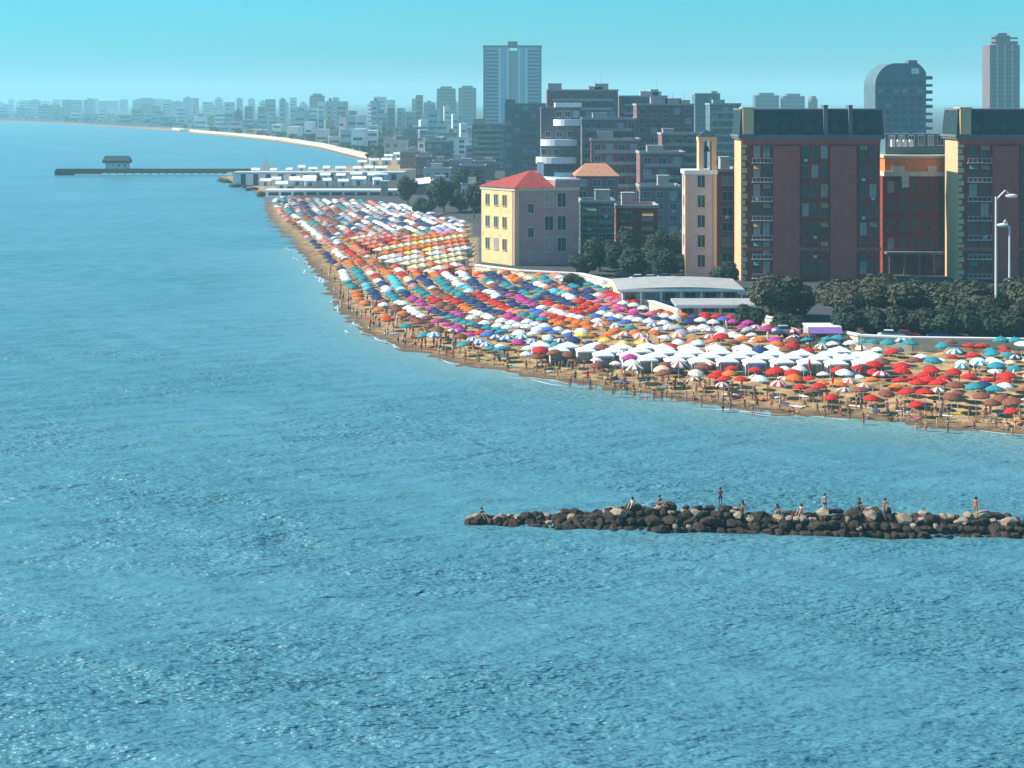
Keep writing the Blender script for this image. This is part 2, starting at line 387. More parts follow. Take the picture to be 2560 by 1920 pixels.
M['awn1'] = mat('faded_green_awning', (.10,.22,.16), .9, .15); M['awn2'] = mat('faded_ochre_awning', (.48,.26,.10), .9, .15)
AW = {}
def clutter(parent, x, y, z, w_, h_):
    q = random.random()
    if q < .16:
        b = MB(); b.poly([(-w_/2-.1,-.9,h_/2-.7),(w_/2+.1,-.9,h_/2-.7),(w_/2+.1,-.17,h_/2+.12),(-w_/2-.1,-.17,h_/2+.12),(-w_/2-.1,-.9,h_/2-.62),(w_/2+.1,-.9,h_/2-.62),(w_/2+.1,-.17,h_/2+.2),(-w_/2-.1,-.17,h_/2+.2)], [(0,3,2,1),(4,5,6,7),(0,1,5,4),(1,2,6,5),(2,3,7,6),(3,0,4,7)])
        b.build('awning', M[random.choice(['awn1','awn2'])], parent, (x, y, z))
    elif q < .30:
        MB().box(-.35,.35,-.5,-.165,-h_/2-.75,-h_/2-.2).build('air_conditioner', M['palegrey'], parent, (x, y, z))
def block(name, label, px0, px1, pytop, D, depth, m, group=None, cat='building', floors=None, cols=None, wins=True, roof='parapet', balc=0, rz=0, side=True, wfrac=.5, fm=None, pm=None, base=None, rooms=1):
    """a building whose front spans px0..px1 at distance D; its top is at row pytop"""
    W = (px1-px0)*D/F; X = at((px0+px1)/2, D); zt = zat(pytop, D); z0 = gz(X, D+2) if base is None else base; Hh = zt-z0
    t = thing(name, label, cat, (X, D, z0), rz, group)
    MB().box(-W/2, W/2, 0, depth, -.5, Hh).build('wall', M[m], t)
    pmn = M[pm or 'conc']
    if roof == 'parapet':
        b = MB(); e = .25
        b.box(-W/2-e, W/2+e, -e, e, Hh, Hh+.7); b.box(-W/2-e, W/2+e, depth-e, depth+e, Hh, Hh+.7)
        b.box(-W/2-e, -W/2+e, e, depth-e, Hh, Hh+.7); b.box(W/2-e, W/2+e, e, depth-e, Hh, Hh+.7)
        b.build('parapet', pmn, t)
        for r_ in range(rooms):
            xx = random.uniform(-W/2+2.2, W/2-2.2) if W > 6 else 0; ww = min(W*.22, random.uniform(1.5, 3)); hh = random.uniform(1.6, 3.2)
            q = MB(); q.box(xx-ww, xx+ww, depth*.35, depth*.65, Hh, Hh+hh); q.box(xx-ww-.15, xx+ww+.15, depth*.35-.15, depth*.65+.15, Hh+hh, Hh+hh+.2)
            q.build('roof_room', pmn, t)
            if random.random() < .6:
                q = MB(); q.tube((xx, depth*.5, Hh+hh+.2), (xx, depth*.5, Hh+hh+.2+random.uniform(2,4)), .07, .03, 5); q.build('mast', M['dconc'], t)
    elif roof in ('hip', 'hipred'):
        rh = min(W, depth)*.28; e = .5
        b = MB(); b.poly([(-W/2-e,-e,Hh),(W/2+e,-e,Hh),(W/2+e,depth+e,Hh),(-W/2-e,depth+e,Hh),(-W/4,depth/2,Hh+rh),(W/4,depth/2,Hh+rh)],
                         [(0,3,2,1),(0,1,5,4),(1,2,5),(2,3,4,5),(3,0,4)])
        b.build('roof', M['hiptile'], t)
    if wins and floors is None: floors = max(1, int(Hh/3.2))
    if wins and cols is None: cols = max(1, int(W/3.4))
    if wins:
        while floors*cols > 70: cols = max(1, cols-1) if cols > 6 else cols; floors = floors-1 if cols <= 6 else floors
        fh = (Hh-1.2)/floors; cw = W/cols
        for i in range(floors):
            z = .9+fh*(i+.5)
            for j in range(cols):
                window(t, -W/2+cw*(j+.5), 0, z, cw*wfrac, min(fh*.55, 2.4), 0, fm)
                if D < 520 and not balc: clutter(t, -W/2+cw*(j+.5), 0, z, cw*wfrac, min(fh*.5, 2.2))
        if side:
            sc_ = max(1, int(depth/5)); sx = -W/2 if px0 > 1280-400 else W/2
            if px0 > 1200:
                for i in range(0, floors):
                    for j in range(min(sc_, 2)):
                        window(t, -W/2, depth*(j+.5)/min(sc_,2), .9+fh*(i+.5), 1.3, min(fh*.5, 2.0), R(-90), fm)
        if balc:
            for i in range(1, floors):
                q = MB(); z = .9+fh*i; x0 = -W/2*balc; x1 = W/2*balc
                q.box(x0, x1, -1.3, -.08, z-.12, z+.06); q.box(x0, x1, -1.3, -1.2, z+.06, z+.95)
                q.build('balcony', pmn, t)
    return t

# --- the two brick wings of the seafront hotel and what links them
def wing(px0, px1, D, depth, label, bays, first):
    W = (px1-px0)*D/F; X = at((px0+px1)/2, D); z0 = CZ; ze = zat(348, D)-z0; zr = zat(276, D)-z0
    t = thing('brick_hotel', label, 'building', (X, D, z0), 0, 'brick wings of the seafront hotel')
    MB().box(-W/2, W/2, 0, depth, -.5, ze).build('wall', M['brick'], t)
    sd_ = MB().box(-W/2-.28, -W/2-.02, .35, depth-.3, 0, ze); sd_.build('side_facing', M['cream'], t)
    # mansard with flat top
    e = .7; b = MB()
    b.poly([(-W/2-e,-e,ze+.9),(W/2+e,-e,ze+.9),(W/2+e,depth+e,ze+.9),(-W/2-e,depth+e,ze+.9),
            (-W/2-.3,-.1,zr),(W/2+.3,-.1,zr),(W/2+.3,depth+.1,zr),(-W/2-.3,depth+.1,zr)], [(0,3,2,1),(4,5,6,7),(0,1,5,4),(1,2,6,5),(2,3,7,6),(3,0,4,7)])
    rf = b.build('roof', M['slate'], t)
    MB().box(-W/2-.45, W/2+.45, -.3, depth+.3, zr, zr+.35).build('ridge_coping', M['dconc'], rf)
    for k in range(5):
        xx = -W/2+W*(k+.6)/5.4
        q = MB(); q.box(xx-.8, xx+.8, -.8, 2.0, ze+1.5, ze+3.6); q.cur = 1; q.box(xx-.5, xx+.5, -.86, -.8, ze+1.8, ze+3.2)
        q.build('dormer', [M['slate'], M['glass']], rf)
    for (xx, s) in ((-W/2+1.1, 1), (W*.1, .4), (W*.28, .35)):
        q = MB(); q.box(xx-1.1*s, xx+1.1*s, -.9, 2.6*s+1, ze+1, zr+(.4 if s == 1 else .9)); q.box(xx-1.25*s, xx+1.25*s, -1.05, 2.75*s+1, zr+(.4 if s == 1 else .9), zr+(.65 if s == 1 else 1.1))
        q.build('chimney', M['cream' if s == 1 else 'dconc'], rf)
    c = MB(); c.box(-W/2-.75, W/2+.75, -.75, depth+.7, ze, ze+.42); c.box(-W/2-.95, W/2+.95, -.95, depth+.9, ze+.42, ze+.9)
    c.build('cornice', M['dconc'], t)
    c = MB()
    c.box(-W/2, W/2, -.2, -.003, ze-1.1, ze-.56); c.box(-W/2, W/2, -.7, -.003, ze-.55, ze-.003)
    c.build('lower_cornice', M['brickp'], t)
    c = MB(); c.box(-W/2-.12, W/2+.12, -.35, -.003, 6.2, 6.9); c.build('string_course', M['brickp'], t)
    q = MB()
    for k in range(int(ze/1.3)):
        s = .95 if k % 2 else .6
        q.box(-W/2-.32, -W/2+s, -.12, .32, k*1.3, k*1.3+1.0)
    q.build('corner_quoins', M['cream'], t)
    for a, bb in bays['piers']:
        x0 = (a-(px0+px1)/2)*D/F; x1 = (bb-(px0+px1)/2)*D/F
        MB().box(x0, x1, -.55, -.003, 0, ze-1.4).build('brick_pier', M['brickp'], t)
    fl = 7; fh = (ze-1.5)/fl
    for a, bb, nc in bays['wins']:
        x0 = (a-(px0+px1)/2)*D/F; x1 = (bb-(px0+px1)/2)*D/F; cw = (x1-x0)/nc
        for i in range(fl):
            for j in range(nc):
                window(t, x0+cw*(j+.5), 0, .8+fh*(i+.5), cw*.66, fh*.66, 0, 'brickp'); clutter(t, x0+cw*(j+.5), 0, .8+fh*(i+.5), cw*.66, fh*.6)
    for i in range(fl):
        q = MB(); z = .6+fh*i
        a, bb, nc = bays['wins'][0]; x0 = (a-(px0+px1)/2)*D/F; x1 = (bb-(px0+px1)/2)*D/F
        q.box(x0-.1, x1+.1, -.95, -.1, z-.1, z+.08)
        for k in range(6): q.box(x0+(x1-x0)*k/5-.04, x0+(x1-x0)*k/5+.04, -.92, -.84, z+.08, z+.9)
        q.box(x0-.1, x1+.1, -.95, -.82, z+.9, z+1.0); q.build('balcony', M['frame'], t)
        if 0: window(t, -W/2-.28, depth*.5, .8+fh*(i+.5), 1.3, fh*.5, R(-90), 'stone')
    return t
wing(1856, 2200, 327, 10, 'dark red brick hotel wing with slate mansard roof, left of the pediment', dict(piers=[(1932,1998),(2075,2140)], wins=[(1880,1928,2),(2002,2072,3),(2146,2194,2)]), True)
wing(2398, 2760, 327, 10, 'dark red brick hotel wing cut by the right edge of the view', dict(piers=[(2480,2545),(2620,2690)], wins=[(2418,2476,2),(2550,2616,3),(2695,2750,2)]), False)
def link():
    D = 340; px0, px1 = 2196, 2404; W = (px1-px0)*D/F; X = at(2300, D); ze = zat(440, D)-CZ
    t = thing('hotel_entrance_block', 'lower brick block with terracotta pediment linking the two hotel wings', 'building', (X, D, CZ))
    MB().box(-W/2+.9, W/2-.9, 0, 12, -.5, ze).build('wall', M['brick'], t)
    z2 = zat(388, D)-CZ
    b = MB(); b.box(-W/2+.95, W/2-1.1, -1.1, 10, ze, ze+1.0); b.build('cornice', M['stone'], t)
    x0, x1 = -W/2+1.2, W/2-1.3
    b = MB(); b.box(x0, x1, -.7, 9, ze+1.003, z2-.55); b.build('terracotta_attic', M['terracotta'], t)
    b = MB(); b.box(x0-.3, x1+.1, -1.0, 9.2, z2-.55, z2); b.build('attic_coping', M['stone'], t)
    for xa, xb in ((x0+1.5, x0+4.2), (x0+9, x0+11)): MB().box(xa, xb, -1.0, -.703, ze+1.003, ze+2.2).build('attic_relief', M['stone'], t)
    b = MB(); b.box(x0+1.2, x1-.5, 4, 8.9, z2+.003, zat(336, D)-CZ); rf = b.build('upper_storey', M['teal'], t)
    zc = zat(352, D)-CZ
    for k in range(6):
        window(rf, x0+2.6+k*2.1, 4, zc, 1.1, 2.0, 0, 'white')
    q = MB()
    for k in range(4): q.box(x0+2.2+k*1.3, x0+2.2+k*1.3+.75, 2.5, 3.4, zat(368, D)-CZ, zat(350, D)-CZ)
    q.build('white_urn_row', M['white'], t)
    q = MB(); q.box(-4.1, -2.6, -1.1, -.003, zat(468, D)-CZ, ze); q.build('key_block', M['stone'], t)
    q = MB(); q.box(W/2-2.6, W/2-1.3, -1.2, -.003, zat(660, D)-CZ, ze+.02); q.build('pilaster', M['cream'], t)
    for i in range(5):
        for j in range(5): window(t, -W/2+2.6+j*2.6, 0, 2.5+i*4.0, 1.3, 2.4, 0, 'brickp')
    q = MB()
    for k in range(5): q.box(-W/2+1.8+k*3.1, -W/2+2.2+k*3.1, -2.2, -1.8, 0, 4.4)
    q.box(-W/2+1.2, W/2-1.4, -2.5, -.01, 4.4, 4.9); q.build('portico', M['dconc'], t)
link()

# --- dome-topped tower and far skyscraper, twin-slab tower
def dome_tower():
    D = 690; X = at(2262, D); k = D/F; hw = 74*k; z0 = CZ; zt = zat(158, D)-z0; zs = zat(215, D)-z0
    t = thing('dome_topped_tower', 'teal tower with rounded top and balconies down its right flank behind the brick hotel', 'building', (X, D, z0))
    prof = [(-hw, 0)]
    for j in range(13):
        a = math.pi-j*math.pi/2/12
        prof.append((-hw*.3+hw*.7*math.cos(a), zs+(zt-zs)*math.sin(a)))
    prof += [(hw*.45, zt), (hw*.62, zt-2.0), (hw*.72, zt-4.0), (hw*.72, 0)]
    n = len(prof); b = MB(); dp = 22
    b.poly([(x,0,z) for x,z in prof]+[(x,dp,z) for x,z in prof], [tuple(range(n)), tuple(range(n,2*n))[::-1]]+[(i+n,(i+1)%n+n,(i+1)%n,i) for i in range(n)])
    b.build('wall', M['teal'], t)
    q = MB(); q.box(hw*.2, hw*.5, 4, 10, zt-.1, zt+1.4); q.build('roof_room', M['dconc'], t)
    q = MB(); q.box(hw*.22, hw*.48, -.3, -.003, zt-4.6, zt-2.2); q.build('roof_window', M['white'], t)
    for i in range(9):
        z = zt-7-i*3.1; q = MB(); q.box(hw*.72+.003, hw*.96, 1, 12, z, z+1.1 if i % 2 else z+1.5); q.build('balcony', M['dconc'], t)
    for i in range(12):
        for j in range(6): 
            if zs-4-i*3.1 > 0: window(t, -hw*.82+j*hw*.27, 0, zs+1-i*3.1, 2.2, 1.7, 0, 'teal')
dome_tower()
def skyscraper():
    D = 1250; X = at(2512, D); k = D/F; W = 75*k; z0 = CZ; zt = zat(112, D)-z0; z2 = zat(88, D)-z0
    t = thing('stepped_skyscraper', 'slim hazy blue-grey skyscraper with stepped top at the right edge', 'building', (X, D, z0))
    MB().box(-W/2, W/2, 0, 20, -.5, zt).build('wall', M['grey'], t)
    MB().box(-W*.27, W*.22, 3, 16, zt, z2).build('penthouse', M['grey'], t)
    MB().box(-W*.16, W*.14, 5, 12, z2, z2+2).build('roof_room', M['dconc'], t)
    MB().box(W*.3, W*.47, 3, 9, zt, zt+3).build('tank', M['dconc'], t)
    for i in range(24):
        q = MB(); q.box(-W/2+1.5, W/2-1.5, -.08, .03, 4+i*3.5, 5.5+i*3.5); q.build('window', M['glass'], t)
    for x in (-W/4, 0, W/4): MB().box(x-.5, x+.5, -.4, -.003, 0, zt).build('facade_rib', M['palegrey'], t)
skyscraper()
def slab_tower():
    D = 1400; k = D/F; X = at(1281, D); z0 = CZ; zt = zat(118, D)-z0
    t = thing('slab_tower', 'broad hazy light-blue tower block standing tallest above the mid-city skyline', 'building', (X, D, z0))
    W = 145*k
    b = MB(); b.box(-W/2, -W*.05, 0, 20, -.5, zt); b.box(W*.08, W/2, 0, 20, -.5, zt); b.build('wall', M['bluegl'], t)
    MB().box(-W*.05, W*.08, 2.5, 18, -.5, zt-3).build('core', M['palegrey'], t)
    b = MB(); b.box(-W/2-.4, W/2+.4, -.4, 20.4, zt, zt+1.6); b.build('roof_slab', M['dconc'], t)
    MB().box(-W*.08, W*.09, 4, 14, zt+1.6, zt+5.2).build('lift_house', M['dconc'], t)
    for x in (-W/2+.6, W/2-.6): MB().box(x-.7, x+.7, -.35, -.003, 0, zt).build('corner_pier', M['dconc'], t)
    for x in (-W*.22, -W*.08, W*.12, W*.24): MB().box(x-.9, x+.9, -.5, -.003, 0, zt-1).build('pale_pier', M['white'], t)
    for i in range(26):
        z = zt-4-i*3.2
        if z < 0: break
        for xa, xb in ((-W/2+1.8, -W*.24), (W*.27, W/2-1.8)): MB().box(xa, xb, -.1, .03, z, z+1.4).build('window', M['glass'], t)
slab_tower()

# --- mid-city blocks behind the cream house
MID = [  # px0, px1, ytop, D, depth, material, roof, balc, label
 (1262,1385,262,760,18,'teal','parapet',.9,'dark teal apartment block left of the tiered balcony building'),
 (1180,1262,312,840,16,'teal','parapet',.9,'low teal-grey block with tan roof edge, below the broad blue tower'),
 (1368,1545,228,640,20,'mauve','parapet',.85,'wide mauve apartment block whose roof tops the mid-city skyline'),
 (1548,1668,243,660,18,'grey','parapet',.8,'grey apartment block with pale roof edge right of the wide mauve block'),
 (1592,1735,264,560,16,'mauve','parapet',0,'mauve-grey block with small white rooftop huts behind the cream belfry'),
 (1738,1800,236,900,16,'teal','parapet',0,'small blue-grey block with rooftop mast left of the brick hotel roof'),
 (1775,1852,262,700,16,'teal','parapet',.9,'blue-teal block peeping out between the belfry and the brick hotel'),
 (1455,1592,300,520,16,'grey','parapet',.8,'shaded grey block with banded balconies right of the tiered balconies'),
 (1600,1712,385,460,14,'mauve','parapet',.8,'lower mauve-grey block left of the cream belfry tower'),
 (1440,1545,440,430,14,'mauve','hip',0,'mauve house under an orange pitched roof behind the red-roofed house'),
 (1540,1645,520,378,12,'brick','parapet',0,'low reddish brown house right of the dark green building'),
 (1792,1846,430,350,12,'mauve','parapet',0,'narrow mauve house squeezed against the left side of the brick hotel'),
 (1655,1768,338,505,14,'mauve','parapet',.85,'reddish mauve block with balconies just left of the cream belfry arch'),
 (1478,1600,352,478,14,'mauve','parapet',.85,'reddish banded block directly behind the orange pitched roof'),
 (1600,1700,470,425,12,'grey','parapet',0,'low dark block above the reddish brown house'),
 (1452,1536,508,368,10,'green','parapet',0,'dark green glazed building joined to the right of the cream house'),
]
for i, (a, b_, yt, D, dp, m, rf, bl, lab) in enumerate(MID):
    pm = {0:'dconc', 1:'tan', 3:'palegrey', 4:'conc'}.get(i)
    block('house' if 'house' in lab else 'apartment_block', lab, a, b_, yt, D, dp, m, None, floors=None if D < 800 else 8, balc=bl, roof=rf, pm=pm, rooms=3 if i in (3,4,2) else 1, wfrac=.8 if m == 'green' else .5)
# tiered balcony building
def tiers():
    D = 486; X = at(1398, D); k = D/F; z0 = gz(X, D); zt = zat(268, D)-z0
    t = thing('tiered_building', 'apartment building with four broad white curved balcony tiers above the red roof', 'building', (X, D, z0))
    MB().box(-5.5, 6.5, 0, 14, -.5, zt).build('wall', M['dconc'], t)
    MB().box(-1.2, 6.8, -.6, 14.3, zt, zt+1.3).build('parapet', M['white'], t)
    for (pa, pb, yy) in ((1383,1455,302), (1352,1444,352), (1340,1442,396), (1385,1440,434)):
        x0, x1 = at(pa, D)-X, at(pb, D)-X; zz = zat(yy+12, D)-z0; q = MB(); pts = []
        xc = (x0+x1)/2; hw = (x1-x0)/2
        for j in range(13):
            a = math.pi+math.pi*j/12; pts.append((xc+hw*math.cos(a), 4.5*math.sin(a)*.9))
        pts += [(x1, 2), (x0, 2)]
        q.prism(pts, zz, zz+1.9); q.build('balcony', M['white'], t)
        for j in range(3): window(t, xc+(j-1)*hw*.6, -.02, zz+3.4, 1.5, 1.7)
tiers()

# --- cream house with red roof
def cream_house2():
    D = 357; P0 = Vector((at(1288, D), D)); z0 = 2.6
    P1 = Vector((at(1203, D+9), D+9)); P2 = Vector((at(1446, D+3.5), D+3.5)); P3 = P1+(P2-P0)
    t = thing('red_roofed_house', 'tall cream house with red tiled roof and sunlit left side above the orange tents', 'building', (P0.x, P0.y, z0))
    L = [Vector((0,0)), P2-P0, P3-P0, P1-P0]; ze = zat(470, D)-z0
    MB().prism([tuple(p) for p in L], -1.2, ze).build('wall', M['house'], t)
    u_ = (P1-P0).normalized(); v_ = Vector((u_.y, -u_.x)); v_ = v_ if v_.x < 0 or v_.y < 0 else -v_
    a_, b2_ = u_*.95, (P1-P0)-u_*.25; MB().prism([tuple(p) for p in (a_+v_*.004, a_+v_*.06, b2_+v_*.06, b2_+v_*.004)], -1.2, ze-.72).build('sunlit_side_facing', M['houseside'], t)  # thin slab added to carry painted sunlight on the left face
    cx = sum(p.x for p in L)/4; cy = sum(p.y for p in L)/4
    # roof: gable ridge parallel to the shaded front
    e = 1.07; E = [Vector((cx+(p.x-cx)*e, cy+(p.y-cy)*e)) for p in L]
    r0 = (E[0]+E[3])/2; r1 = (E[1]+E[2])/2; fx0 = P2-P0; E = [E[0], E[0]+(E[1]-E[0])*.60, E[3]+(E[2]-E[3])*.60, E[3]]; r1 = (E[1]+E[2])/2; r0 = r0+(r1-r0)*.85; r1 = r1+(r0-r1)*.02; rh = 3.7
    G = [L[0]+(L[1]-L[0])*.63, L[1], L[2], L[3]+(L[2]-L[3])*.63]; gx = sum(p.x for p in G)/4; gy = sum(p.y for p in G)/4
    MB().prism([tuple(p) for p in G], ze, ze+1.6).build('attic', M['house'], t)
    MB().prism([(gx+(p.x-gx)*1.06, gy+(p.y-gy)*1.04) for p in G], ze+1.6, ze+2.0).build('attic_coping', M['white'], t)
    b = MB(); b.poly([(*E[0],ze),(*E[1],ze),(*E[2],ze),(*E[3],ze),(*r0,ze+rh),(*r1,ze+rh)], [(0,3,2,1),(0,1,5,4),(1,2,5),(2,3,4,5),(3,0,4)])
    rf = b.build('roof', M['redtile'], t)
    m_ = (r0+r1)/2; q = MB(); q.box(m_.x+1, m_.x+2.4, m_.y-.8, m_.y+.6, ze+2, ze+rh+1.6); q.box(m_.x+.85, m_.x+2.55, m_.y-.95, m_.y+.75, ze+rh+1.6, ze+rh+1.9); q.build('chimney', M['white'], rf)
    fx = (P2-P0).normalized(); ang = math.atan2(fx.y, fx.x)
    for py in (500, 558, 612):
        for px in (1372, 1404):
            s = (px-1288)/(1446-1288)*(P2-P0).length; p = fx*s
            window(t, p.x, p.y, zat(py, D+2)-z0, 1.9, 3.1, ang, 'stone')
    for py in (520, 580, 640):
        s = 3.6; p = fx*s; window(t, p.x, p.y, zat(py, D+2)-z0, 1.2, 2.0, ang, 'stone')
    lx = (P1-P0).normalized(); ang2 = math.atan2(-lx.y, -lx.x); LL = (P1-P0).length
    for py in (500, 555, 610):
        for s in (.3, .55, .8):
            p = lx*LL*s+v_*.10; window(t, p.x, p.y, zat(py, D+4)-z0, 1.3, 2.4, ang2, 'cream')
    q = MB(); c = fx*.9-lx*0; 
    q.prism([(-.12,-.16),(.9,-.10),(.9,.5),(-.16,.5)], -1, ze-.1); q.build('corner_quoin', M['cream'], t)
    b = MB(); e = 1.03; E2 = [(cx+(p.x-cx)*e, cy+(p.y-cy)*e) for p in L]; b.prism(E2, ze-.7, ze-.03); b.build('cornice', M['stone'], t)
M['houseside'] = mat('yellow_side_render', (.78,.58,.28), .9, .2, .5)  # sunlight on the left side, painted in as a yellower tone
M['house'] = mat('pink_painted_shade_render', (.52,.29,.27), .9, .14, .35)  # shade of the front painted into the cream wall as mauve-pink
cream_house2()

# --- cream belfry tower
def belfry():
    D = 338; X = at(1752, D); k = D/F; z0 = CZ; zt = zat(436, D)-z0
    t = thing('belfry_tower', 'slender cream tower topped by an open arched belfry beside the brick hotel', 'tower', (X, D, z0))
    hw = 38*k; MB().box(-hw, hw, 0, 7, -.5, zt).build('wall', M['housew'], t)
    MB().box(-hw-.3, hw+.3, -.3, 7.3, zt, zt+.9).build('cornice', M['white'], t)
    x0, x1 = (1748-1752)*k, (1792-1752)*k; zb = zat(342, D)-z0
    b = MB(); b.box(x0, x0+1.0, .5, 4.4, zt+.9, zb-.9); b.box(x1-1.0, x1, .5, 4.4, zt+.9, zb-.9); b.box(x0-.1, x1+.1, .4, 4.5, zb-.9, zb); b.build('belfry_arch', M['cream'], t)
    b = MB(); b.poly([(x0-.2,.3,zb),(x1+.2,.3,zb),(x1+.2,4.6,zb),(x0-.2,4.6,zb),((x0+x1)/2,2.4,zb+1.5)], [(0,3,2,1),(0,1,4),(1,2,4),(2,3,4),(3,0,4)]); b.build('belfry_roof', M['slate'], t)
    b = MB(); b.lathe([(.1,1.2),(.3,1.1),(.45,.6),(.7,0)], 12, ((x0+x1)/2, 2.2, zb-3.2)); b.build('bell', M['wood'], t)
    for k_ in (-hw+.25, hw-.25): MB().box(k_-.35, k_+.35, -.15, -.003, 0, zt).build('pilaster', M['cream'], t)
    for i in range(5): window(t, .1, 0, 3+i*4.2, 1.5, 2.5, 0, 'cream')
    for i in range(5): window(t, -hw, 3.5, 3+i*4.2, 1.3, 2.3, R(-90), 'cream')
M['housew'] = mat('warm_white_render', (.62,.44,.40), .9, .12, .5)
belfry()

# --- low seafront pavilions
def pavilion(px0, px1, ytop, ybase, depth, label, curved=False):
    D = F*(H-CZ)/(ybase-YH); k = D/F; W = (px1-px0)*k; X = at((px0+px1)/2, D); zt = zat(ytop, D)-CZ
    t = thing('beach_pavilion', label, 'pavilion', (X, D, CZ))
    MB().box(-W/2+1, W/2-1, 2.2, depth-1, -.5, zt-.5).build('wall', M['palegrey'], t)
    b = MB()
    if curved:
        n = 14; pts = []
        for j in range(n+1):
            x = -W/2+W*j/n; z = zt-.5+.45*math.sin(math.pi*j/n); pts += [(x,0,z),(x,depth,z+.2),(x,0,z+.35),(x,depth,z+.55)]
        fs = []
        for j in range(n):
            o = 4*j; fs += [(o,o+1,o+5,o+4),(o+2,o+6,o+7,o+3),(o,o+4,o+6,o+2),(o+1,o+3,o+7,o+5)]
        fs += [(0,2,3,1),(4*n,4*n+1,4*n+3,4*n+2)]
        b.poly(pts, fs)
    else: b.box(-W/2, W/2, 0, depth, zt-.45, zt)
    b.build('roof', M['conc'], t)
    q = MB(); q.box(-W/2-.05, W/2+.05, -.12, -.003, zt-.55 if not curved else zt-.5, zt-.1); q.build('fascia', M['white'], t)
    n = max(3, int(W/3.5))
    for j in range(n+1):
        x = -W/2+.5+(W-1)*j/n; MB().box(x-.14, x+.14, .2, .48, -.3, zt-.45).build('column', M['white'], t)
    for j in range(n):
        x = -W/2+.5+(W-1)*(j+.5)/n; window(t, x, 2.2, (zt-.5)*.52, 1.9, min(1.8, zt*.5))
    return t
pavilion(1545, 1862, 722, 764, 16, 'long beach pavilion with a low pale slightly arched roof in front of the belfry tower', True)
pavilion(1690, 1912, 762, 798, 9, 'low flat-roofed grey pavilion in front of the arched-roof pavilion')
def kiosk():
    x, y, z = gpx(2062, 846); t = thing('beach_kiosk', 'grey beach kiosk with a purple awning below the trees', 'kiosk', (x, y, z)); D = y
    W = 82*D/F; zt = (846-800)*D/F
    MB().box(-W/2, W/2, 0, 4.5, -.5, zt).build('wall', M['conc'], t)
    b = MB(); b.poly([(-W/2,-1.4,zt-.7),(W/2,-1.4,zt-.7),(W/2,-.003,zt+.1),(-W/2,-.003,zt+.1),(-W/2,-1.4,zt-.6),(W/2,-1.4,zt-.6),(W/2,-.003,zt+.2),(-W/2,-.003,zt+.2)], [(0,3,2,1),(4,5,6,7),(0,1,5,4),(1,2,6,5),(2,3,7,6),(3,0,4,7)])
    b.build('awning', M['canvas_purple'], t)
    MB().box(-W/2-.1, W/2+.1, -.1, 4.6, zt, zt+.2).build('roof', M['white'], t)
    for j in range(4): window(t, -W/2+W*(j+.5)/4, 0, 1.25, .8, .9)
kiosk()

# --- promenade wall
def prom_wall():
    b = MB(); c = MB()
    pts = inl[:12]
    for (x0,y0),(x1,y1) in zip(pts[:-1], pts[1:]):
        dx, dy = x1-x0, y1-y0; L = math.hypot(dx, dy); nx_, ny_ = dy/L*.35, -dx/L*.35
        b.prism([(x0-nx_,y0-ny_),(x1-nx_,y1-ny_),(x1+nx_,y1+ny_),(x0+nx_,y0+ny_)][::1], .2, CZ+.75)
        c.prism([(x0-nx_*1.5,y0-ny_*1.5),(x1-nx_*1.5,y1-ny_*1.5),(x1+nx_*1.5,y1+ny_*1.5),(x0+nx_*1.5,y0+ny_*1.5)], CZ+.75, CZ+1.0)
    t = thing('promenade_wall', 'long pale retaining wall with coping between the sand and the promenade trees', 'wall', (0,0,0))
    b.build('wall', M['stone'], t); c.build('coping', M['white'], t)
prom_wall()

# --- promenade trees (dark rounded crowns in front of the brick hotel)
def T(k, px, base, s, label, g='trees along the promenade'):
    D = F*(H-CZ)/(base-YH); return place_tree(k, at(px, D), D, s, label, g)
T(0, 1925, 802, 1.0, 'olive tree with round crown at the left foot of the brick hotel')
T(2, 2005, 792, .95, 'smaller dark tree tucked behind the leftmost olive tree of the hotel front')
T(1, 2130, 818, 1.12, 'broad olive tree standing below the middle of the brick hotel front')
T(1, 2235, 820, 1.05, 'broad olive tree right of the widest crown below the orange pediment')
T(2, 2300, 822, .85, 'low dark tree filling the gap below the cream pilaster of the hotel')
T(0, 2385, 830, 1.1, 'round dark olive tree left of the tall pale lamp mast')
T(1, 2475, 834, 1.1, 'wide dark tree at the foot of the tall pale lamp mast')
T(0, 2570, 834, 1.12, 'tall dark tree cut by the right edge of the view')
T(3, 2660, 830, 1.1, 'dark tree just beyond the right edge beside the hotel')
T(2, 2180, 840, .7, 'small dark tree between the purple kiosk and the promenade wall')
T(2, 2330, 838, .62, 'small bushy tree at the left end of the white wall coping')
T(3, 1660, 700, .9, 'dark green tree behind the arched-roof pavilion, left of the belfry')
T(2, 1585, 690, 1.0, 'dark bushy tree at the left end of the arched-roof pavilion')
T(3, 1500, 678, .85, 'deep green tree in front of the dark green glazed building')
T(2, 1462, 690, .8, 'small deep green tree at the right foot of the cream house')
T(0, 1440, 715, .5, 'little yellow-green tree among the tents below the cream house')
T(2, 1820, 722, .8, 'dark tree between the belfry tower and the hotel corner')
for i, (px, by, s, k) in enumerate([(1060,535,1.1,2),(1110,532,1.2,3),(1150,528,1.2,2),(1185,545,1.2,3),(1020,512,1.1,3),(1090,505,1.2,2),(1165,500,1.3,3),(1130,478,1.0,2)]):
    T(k, px, by, s, ordi(i+1)+' tree from the front of the dark green clump left of the cream house', 'dark green clump of trees behind the far tents')

